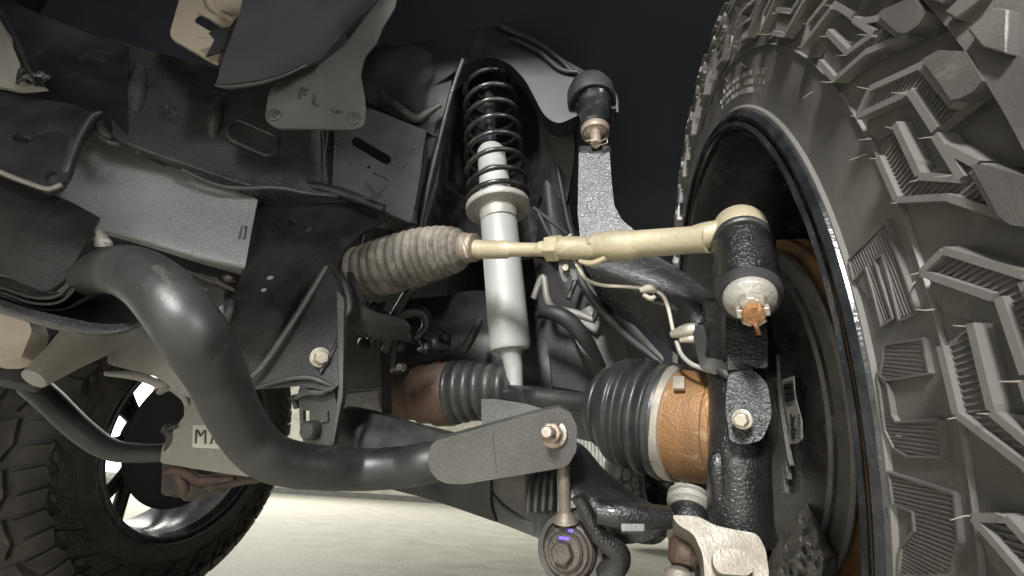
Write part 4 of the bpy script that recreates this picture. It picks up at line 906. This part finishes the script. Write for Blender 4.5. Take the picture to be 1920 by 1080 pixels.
g = tube([(310, 800, .50, 7), (322, 820, .495, 9), (314, 845, .495, 7)], 6, 12); tube([(305, 808, .50, 4), (330, 800, .49, 4)], 3, 10, g=g); build('clip_piece', g, 'dull_black', dg)
g = tube([(300, 735, .50, 6), (320, 725, .48, 8), (345, 742, .48, 8), (352, 760, .48, 5)], 6, 12); tube([(200, 700, .50, 5), (260, 706, .48, 8), (310, 725, .47, 7)], 6, 12, g=g); build('hinge_piece', g, 'tan_plate', dg)

# crossmember bracket with four holes
cm = loc_thing('crossmember', 'black welded crossmember bracket with four round holes and a hex bolt', 'crossmember', 560, 530, .46)
CMA = [(500, 360, .545), (640, 440, .520), (470, 580, .450)]
g = plate([(484, 345), (560, 340), (660, 365), (735, 402), (672, 440), (645, 470), (632, 505), (612, 505), (560, 600), (425, 580), (450, 520), (470, 440)], CMA, .005, [oval(547.5, 417, 8, 7), oval(577, 428, 8, 7), oval(505, 518, 8, 6.5), oval(493, 541, 7, 6)], 8)
build('perforated_plate', g, 'frame_black', cm, bevel=.001)
g = tube([(484, 350, .545, 5), (560, 346, .54, 9), (640, 362, .535, 10), (720, 392, .53, 8)], 8, 14); build('rolled_edge', g, 'frame_black', cm)
g = sheet([[(410, 545, .49), (432, 560, .455), (500, 577, .452), (570, 592, .455), (610, 520, .47)], [(405, 590, .48), (425, 600, .445), (500, 615, .44), (560, 625, .44), (620, 600, .45)], [(415, 650, .475), (440, 655, .435), (490, 665, .43), (530, 672, .43), (600, 670, .435)], [(450, 700, .47), (470, 712, .43), (500, 712, .425), (550, 718, .42), (620, 715, .42)]], .005); build('box_section', g, 'frame_black', cm)
g = tube([(432, 565, .450, 8), (427, 590, .443, 9), (418, 620, .45, 8)], 6, 14); build('corner_bend', g, 'frame_grey', cm)
g = plate([(608, 500), (640, 505), (650, 575), (644, 640), (642, 715), (620, 735), (560, 722), (480, 728), (462, 722), (490, 695), (540, 610)], [(608, 500, .445), (644, 640, .415), (480, 720, .410)], .006, rad=8); build('gusset', g, 'frame_black', cm, bevel=.0015)
g = tube([(612, 500, .444, 5), (585, 545, .435, 6), (545, 610, .42, 6), (505, 670, .41, 6), (480, 700, .405, 6), (455, 715, .40, 4)], 8, 12); build('gusset_rib', g, 'bracket_grey', cm)
g = tube([(622, 498, .444, 6), (645, 530, .435, 8), (655, 575, .425, 8), (645, 600, .42, 6), (630, 650, .415, 5), (600, 700, .405, 4)], 8, 14); build('gusset_rib', g, 'frame_black', cm)
g = tube([(480, 728, .405, 3), (530, 712, .402, 4), (580, 708, .402, 5), (620, 722, .402, 4), (640, 725, .41, 3)], 8, 10); build('lower_edge', g, 'bracket_grey', cm)
g = plate([(630, 540), (645, 560), (643, 740), (625, 835), (618, 835), (634, 730)], [(630, 540, .42), (643, 740, .395), (618, 835, .385)], .008); build('edge_strip', g, 'bracket_grey', cm, bevel=.001)
g = sheet([[(650, 510, .46), (665, 540, .45), (690, 580, .45), (760, 600, .47)], [(655, 560, .46), (672, 590, .45), (700, 605, .455), (770, 615, .475)], [(648, 600, .46), (665, 612, .455), (700, 632, .46), (760, 640, .48)]], .006); build('side_flange', g, 'frame_black', cm)

A = P(600, 670, .408); dn = (CAM-A).normalized()+CX*.35
g = hexbolt(A, dn, .0062, .006, washer=.0092, wh=.002, rot=.15); build('bolt_head', g, 'zinc', cm, bevel=.0004)
# mount below, with bushing
mb = loc_thing('arm_mount', 'pale worn bracket holding the black bushing of the lower arm', 'bracket', 595, 790, .42)
g = plate([(560, 742), (626, 728), (632, 770), (622, 838), (570, 836), (562, 800)], [(560, 742, .42), (626, 728, .41), (570, 836, .405)], .004, [[(568, 770), (580, 770), (580, 790), (568, 790)]], 3); build('bracket_plate', g, 'bracket_grey', mb, bevel=.001)
g = tube([(556, 745, .42, 5), (580, 735, .41, 7), (605, 735, .405, 7), (628, 722, .402, 4)], 6, 12); build('folded_top', g, 'bracket_grey', mb)
g = lpx((594, 805, .410), (574, 808, .395), [(0, 16), (.1, 18), (.8, 18), (1, 14)], 28); build('bushing', g, 'boot_rubber', mb)
g = plate([(600, 772), (614, 770), (614, 790), (600, 792)], [(600, 772, .405), (614, 770, .404), (600, 792, .402)], .004); build('dark_window', g, 'label_ink', mb)
g = tube([(552, 742, .43, 8), (556, 765, .425, 5)], 3, 12); build('mount_stub', g, 'dull_black', mb)

# body pieces behind the shaft and rod
bk = loc_thing('inner_panels', 'grey and black sheet metal pieces behind the shock absorber', 'sheet metal', 900, 620, .75)
g = plate([(640, 650), (712, 655), (716, 728), (640, 732)], [(640, 650, .55), (712, 655, .545), (640, 732, .53)], .004, rad=3); build('small_panel', g, 'paddle_grey', bk, bevel=.001)
g = plate([(714, 640), (730, 645), (734, 775), (716, 780)], [(714, 640, .56), (730, 645, .56), (716, 780, .53)], .004); build('small_panel', g, 'dull_black', bk)
g = plate([(1110, 570), (1190, 610), (1245, 670), (1240, 720), (1120, 720), (1080, 640), (1060, 600)], [(1110, 570, .64), (1245, 670, .60), (1120, 720, .60)], .004, rad=6); build('flat_panel', g, 'paddle_grey', bk, bevel=.001)
g = sheet([[(985, 380, .74), (1030, 420, .70), (1080, 470, .68)], [(1000, 480, .70), (1050, 520, .67), (1110, 560, .66)], [(1010, 600, .68), (1060, 620, .66), (1100, 640, .65)], [(1000, 720, .66), (1070, 730, .64), (1120, 740, .63)]], .004); build('pressed_panel', g, 'dull_black', bk)
g = sheet([[(760, 560, .70), (830, 555, .72), (900, 545, .74), (1010, 560, .72)], [(750, 620, .66), (830, 610, .68), (910, 600, .70), (1020, 620, .68)], [(740, 690, .64), (830, 660, .65), (910, 650, .67), (1030, 680, .65)], [(735, 760, .63), (830, 780, .64), (920, 790, .65), (1040, 780, .63)]], .004); build('pressed_panel', g, 'frame_black', bk)
g = tube([(1000, 560, .63, 6), (1018, 520, .63, 7), (1026, 560, .62, 7), (1040, 580, .62, 8), (1080, 588, .61, 8), (1112, 600, .60, 6)], 8, 14); build('coolant_pipe', g, 'tan_plate', bk)
g = tube([(1066, 560, .62, 5), (1078, 530, .63, 5), (1084, 505, .63, 5)], 5, 12); tube([(1090, 520, .62, 6), (1118, 555, .61, 7), (1122, 575, .60, 7), (1110, 605, .60, 5)], 6, 12, g=g); build('coolant_pipe', g, 'bracket_grey', bk)
g = wire([(1112, 600, .60), (1140, 600, .60), (1165, 608, .60), (1176, 640, .59), (1178, 690, .58)], .0012); build('thin_cable', g, 'label_ink', bk)
g = tube([(1010, 590, .60, 8), (1030, 585, .58, 14), (1065, 600, .57, 16), (1100, 640, .57, 14), (1130, 690, .57, 8)], 8, 14); build('rubber_duct', g, 'dull_black', bk)
g = tube([(1010, 400, .62, 4), (1030, 440, .60, 4), (1052, 470, .58, 4), (1080, 500, .57, 5)], 8, 10); tube([(1040, 280, .68, 5), (1050, 340, .66, 5), (1066, 420, .62, 4), (1080, 455, .60, 4)], 8, 10, g=g); tube([(1000, 390, .64, 4), (1040, 420, .62, 4), (1064, 440, .60, 3)], 8, 10, g=g); build('hose', g, 'dull_black', bk)
g = tube([(900, 600, .62, 6), (885, 630, .60, 9), (868, 660, .60, 8)], 6, 12); build('stub_pipe', g, 'bracket_grey', bk)
g = G(); rnd = random.Random(11)
for k in range(16):
    x, y = rnd.uniform(670, 830), rnd.uniform(545, 640); d0 = .56+rnd.uniform(0, .04); tube([(x, y, d0, 4), (x+rnd.uniform(-14, 14), y+rnd.uniform(8, 20), d0-.01, rnd.uniform(6, 13)), (x+rnd.uniform(-22, 22), y+rnd.uniform(20, 42), d0, 4)], 5, 10, g=g)
build('cast_lumps', g, 'frame_black', bk)
g = tube([(724, 660, .54, 9), (735, 620, .54, 11), (748, 590, .545, 14), (790, 585, .55, 12), (800, 610, .55, 9), (780, 635, .55, 7)], 8, 14); tube([(745, 585, .54, 10), (770, 545, .53, 9), (800, 530, .53, 6)], 6, 12, g=g); build('rack_bracket', g, 'frame_black', bk)
g = lpx((730, 600, .53), (727, 600, .52), [(0, 9), (1, 8)], 18); lpx((756, 689, .525), (748, 688, .515), [(0, 7), (1, 6)], 18, g=g); build('bolt_end', g, 'zinc', bk)

# brake hose and sensor wire
hs = loc_thing('sensor_wire', 'thin pale sensor wire looping from the tie rod to the knuckle', 'wire', 1200, 560, .42)
g = wire([(1070, 440, .48), (1060, 455, .47), (1078, 490, .425), (1086, 505, .42), (1100, 524, .418), (1130, 535, .415), (1180, 538, .41), (1215, 542, .405), (1240, 552, .40), (1252, 575, .40), (1262, 620, .39)], .0017); build('wire_run', g, 'hose_grey', hs)
g = wire([(1268, 640, .385), (1278, 665, .375), (1296, 682, .365), (1320, 692, .355), (1345, 698, .345)], .0019); build('wire_run', g, 'white_paint', hs)
g = wire([(1366, 706, .335), (1395, 722, .315), (1415, 738, .31), (1424, 762, .31), (1420, 782, .31), (1405, 788, .305)], .0020); build('wire_run', g, 'bracket_grey', hs)
def clipb(pts, name='wire_clip', mt='hose_grey'):
    g = G()
    for q in pts: tube(q, 4, 10, g=g)
    return build(name, g, mt, hs)
clipb([[(1200, 545, .402, 5), (1218, 540, .40, 9), (1228, 546, .40, 5)], [(1206, 552, .402, 4), (1220, 560, .40, 5), (1228, 556, .40, 4)]])
clipb([[(1258, 628, .385, 6), (1280, 622, .38, 12), (1300, 618, .375, 13), (1312, 625, .375, 8)], [(1275, 638, .38, 5), (1300, 635, .375, 9), (1316, 640, .375, 5)]], mt='zinc')
g = plate([(1296, 610), (1318, 608), (1324, 640), (1320, 670), (1350, 674), (1382, 690), (1384, 702), (1352, 700), (1314, 692), (1306, 660)], [(1300, 610, .372), (1320, 670, .355), (1380, 695, .33)], .0025, rad=5); build('wire_bracket', g, 'bracket_grey', hs, bevel=.0006)
clipb([[(1346, 692, .342, 6), (1360, 700, .338, 9), (1372, 712, .333, 5)]], mt='bracket_grey')
g = tube([(1225, 565, .43, 5), (1262, 575, .42, 8), (1300, 590, .41, 14), (1312, 612, .40, 12)], 6, 14); build('hose_end', g, 'cast_grey', hs)
g = G()
for y in (806-8, 806): pass
bc = loc_thing('wire_bracket', 'small cream notched clip bracket hanging under the tie rod', 'bracket', 1065, 507, .42)
g = plate([(1046, 484), (1076, 486), (1080, 508), (1083, 524), (1072, 526), (1072, 516), (1064, 516), (1063, 530), (1054, 526), (1048, 506)], [(1046, 484, .432), (1076, 486, .428), (1060, 526, .426)], .002, rad=2); build('clip_plate', g, 'bracket_grey', bc, bevel=.0004)
g = lpx((1062, 502, .432), (1060, 502, .420), [(0, 7), (.8, 7), (1, 5)], 18); build('rivet', g, 'zinc', bc)
# triangular plate behind the sway bar end
tp_ = loc_thing('link_tab', 'dark grey triangular steel tab behind the flat sway bar end', 'bracket', 940, 780, .36)
g = plate([(902, 748), (930, 748), (985, 757), (1040, 772), (960, 800), (903, 800)], [(902, 748, .405), (1010, 770, .385), (903, 800, .395)], .004, rad=2); build('tab_plate', g, 'bracket_grey', tp_, bevel=.0006)

# dust shield details, paper sticker
def shl(outline, z0, th, mt, name, par=ds, bevel=0, holes=(), rad=0):
    g = plate(outline, (WC+WN*zb(z0), (-WN)), th*DSC, holes, rad); g.v = [tods(v) for v in g.v]
    return build(name, g, mt, par, local=True, bevel=bevel, sharp=30)
stk = shl([(1466, 712), (1488, 705), (1490, 740), (1503, 790), (1504, 822), (1496, 831), (1481, 832), (1479, 800), (1471, 760)], .004, .0008, 'label_white', 'paper_sticker')
g = G(); pls = (WC+WN*zb(.0050), -WN)
for k in range(9): sweep(g, [onpl(1470+k*.4, 718+k*4.2, pls), onpl(1486+k*.5, 714+k*4.2, pls)], [.0004+.0003*(k % 3)]*2, 4)
# 104L read sideways
strk = [[(1484, 822), (1500, 820)], [(1484, 814), (1500, 812)], [(1484, 806), (1500, 804)], [(1484, 814), (1484, 806)], [(1500, 812), (1500, 804)], [(1494, 801), (1480, 797)], [(1480, 797), (1492, 792)], [(1492, 801), (1492, 790)], [(1482, 784), (1482, 776)], [(1482, 784), (1498, 782)]]
for s_ in strk:
    if s_[0][0] < 1503: sweep(g, [onpl(.5*(x-1484)+1484, y, pls) for x, y in s_], [.0006]*2, 5)
for k in range(7): sweep(g, [onpl(1496, 822-k*7, pls), onpl(1499, 819-k*7, pls)], [.0005]*2, 4)
g.v = [tods(v) for v in g.v]; build('sticker_print', g, 'label_ink', stk, local=True)
for k, (x0, x1) in enumerate([(1435, 1469), (1441, 1474), (1447, 1479)]):
    shl([(x0, 640+k*14), (x0+4, 638+k*14), (x0+14, 760), (x1-2, 860), (x1+2, 925-k*26), (x1-2, 925-k*26), (x1-8, 860), (x0+9, 760)], .006, .005, 'shield_rim', 'cooling_louvre', bevel=.0006)
shl([(1432, 600), (1456, 600), (1476, 760), (1488, 850), (1486, 940), (1470, 960), (1455, 820)], -.003, .002, 'dull_black', 'louvre_gap')
# crumpled lower part of the shield
from mathutils import noise as mnoise
g = G(); nx, ny = 46, 60; Vv = []
for j_ in range(ny):
    for i_ in range(nx):
        u_ = i_/(nx-1); v_ = j_/(ny-1); y = 925+v_*260; xl = 1490-45*min(1, v_*1.6)+6*math.sin(v_*9); xr = 1500+62*min(1, v_*2.2); x = xl-8+(xr-xl+14)*u_
        q = Vector((x/34, y/60, 0)); r1 = 1-abs(mnoise.noise(q)*2); r2 = 1-abs(mnoise.noise(q*2.3+Vector((5, 0, 0)))*2)
        e_ = min(1, 5*u_, 5*(1-u_), 4*v_); zz_ = -.010+e_*(.010+.0105*r1+.005*r2)
        Vv.append(onw(x, y, zb(zz_)))
Fc = [(j_*nx+i_, j_*nx+i_+1, (j_+1)*nx+i_+1, (j_+1)*nx+i_) for j_ in range(ny-1) for i_ in range(nx-1)]
g.add(Vv, Fc)
g.v = [tods(v) for v in g.v]; build('crumpled_flange', g, 'crumpled_metal', ds, local=True, sharp=80)

# far wheels share the near wheel's pieces
def wheel_at(name, label, c, n, grp=None, full=True):
    o = bpy.data.objects.new(name, None); COL.objects.link(o); X = UP.cross(n).normalized(); mm = Matrix((X, UP, n)).transposed().to_4x4(); mm.translation = c; o.matrix_world = mm; WO[o] = c
    tag(o, label, 'wheel', grp)
    ty = tyre.copy(); COL.objects.link(ty); ty.parent = o
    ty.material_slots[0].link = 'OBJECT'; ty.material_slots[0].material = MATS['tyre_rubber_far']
    for ch in list(tyre.children):
        if ch.name.split('.')[0] in ('tread_lug', 'shoulder_block', 'tread_block', 'lug_web', 'lug_edge', 'moulding_ring', 'tread_band'):
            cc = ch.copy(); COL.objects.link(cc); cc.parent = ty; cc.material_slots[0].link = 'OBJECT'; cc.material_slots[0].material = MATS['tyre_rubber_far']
    return o
fwn = Vector((math.sin(1.337), -math.cos(1.337), 0))
def far_blocks(ty, mm_='tyre_rubber_far'):
    for nm, pts in (('a', [(.06, .006), (.46, -.004), (.52, .036), (.12, .045)]), ('b', [(.56, .0), (.98, .006), (1.02, .05), (.62, .038)]), ('c', [(.08, .055), (.6, .05), (.95, .066), (.9, .095), (.5, .105), (.2, .09)]), ('d', [(.0, .115), (.5, .11), (.9, .13), (.7, .16), (.1, .15)])):
        g = G(); relief([(t*PITCH, sE+s_) for t, s_ in pts], .020, g, h0=.004, maxe=.02); o0 = build('tread_block', g, mm_, ty, local=True, bevel=.001)
        for k in range(1, NP):
            o = o0.copy(); COL.objects.link(o); o.parent = ty; o.rotation_euler = (0, 0, k*PITCH)
fw = wheel_at('front_wheel', 'opposite front wheel seen through the underside at lower left, its spokes against bright light', Vector((-.845, 1.365, .418)), fwn)
far_blocks(list(fw.children)[0])
g = lath([(.262, -.004), (.262, .001), (.258, .003), (.2525, -.003), (.2485, -.004), (.243, -.004), (.238, -.03), (.232, -.05), (.226, -.07), (.226, -.215), (.232, -.22), (.258, -.24), (.262, -.25), (.234, -.23), (.23, -.07), (.246, -.03), (.258, -.012)], 160); build('rim', g, 'rim_lit', fw, local=True, sharp=30)
build('rim_lip', lath([(.2625, -.0035), (.2622, .0015), (.258, .0036), (.2525, -.002), (.2485, -.0033), (.243, -.0033), (.2375, -.030), (.24, -.03), (.25, -.005)], 160), 'gloss_black', fw, local=True)
for k in range(6):
    t = R(60*k+22)
    for sg in (-1, 1):
        g = G(); c0 = Vector((math.cos(t), math.sin(t), 0)); sd = Vector((-math.sin(t), math.cos(t), 0))
        pts = [c0*.05+Vector((0, 0, -.185)), c0*.12+sd*.012*sg+Vector((0, 0, -.19)), c0*.19+sd*.035*sg+Vector((0, 0, -.20)), c0*.23+sd*.05*sg+Vector((0, 0, -.205))]
        sweep(g, [Vector(v) for v in cr(pts, 5)], [.022]*2+[.017]*14, 10)
        build('spoke', g, 'gloss_black', fw, local=True)
build('hub', lath([(.001, -.05), (.05, -.05), (.07, -.12), (.075, -.19), (.001, -.20)], 48), 'dull_black', fw, local=True)
build('dust_shield', lath([(.02, -.045), (.165, -.04), (.18, -.035), (.182, -.04), (.02, -.052)], 96), 'dull_black', fw, local=True)
rw = wheel_at('rear_wheel', 'distant rear tyre with blocky tread visible between boot and lower arm', Vector((-.845, 1.365, 0))+RE*3.25+Vector((0, 0, .455)), -AX)
far_blocks(list(rw.children)[0], 'tyre_edge')  # lighter rubber stands in for light on the unlit rear tread
build('rim', lath([(.262, -.004), (.24, .0), (.22, -.05), (.22, -.2), (.10, -.2), (.02, -.15), (.02, -.22), (.262, -.24)], 96), 'gloss_black', rw, local=True)

# dark filler plates added to close bright gaps at left, and fasteners
g = plate([(150, 410), (300, 450), (480, 505), (470, 600), (430, 680), (400, 620), (330, 560), (200, 500), (140, 470)], [(320, 480, .62), (480, 515, .62), (400, 620, .58)], .01); build('dark_filler', g, 'dull_black', cm)
g = plate([(-200, 470), (170, 470), (215, 500), (150, 590), (-200, 600)], [(-200, 480, .5), (215, 500, .5), (0, 600, .45)], .006); build('cradle_filler', g, 'dull_black', tf)
g = G(); rnd = random.Random(9)
for k in range(9):
    x, y = rnd.uniform(340, 430), rnd.uniform(508, 590); tube([(x, y, .49, 3), (x+rnd.uniform(-8, 12), y+rnd.uniform(4, 12), .48, rnd.uniform(5, 10)), (x+rnd.uniform(0, 22), y+rnd.uniform(6, 16), .49, 3)], 4, 9, g=g)
tube([(330, 505, .47, 3), (380, 518, .465, 4), (420, 535, .46, 4), (440, 545, .46, 3)], 5, 8, g=g)
build('fastener_cluster', g, 'warm_grime', cm)

lin = bpy.data.objects['wheel_well_liner']
for t, a_ in ((98, .18), (112, .03), (128, .2), (140, .02)):
    c = V(a_, -.572*math.cos(R(t)), .572*math.sin(R(t))*.98-.02); d_ = (WC-c).normalized(); build('liner_clip', lathe(c, c+d_*.004, [(0, .007), (.6, .0065), (1, .004)], 20), 'dull_black', lin)
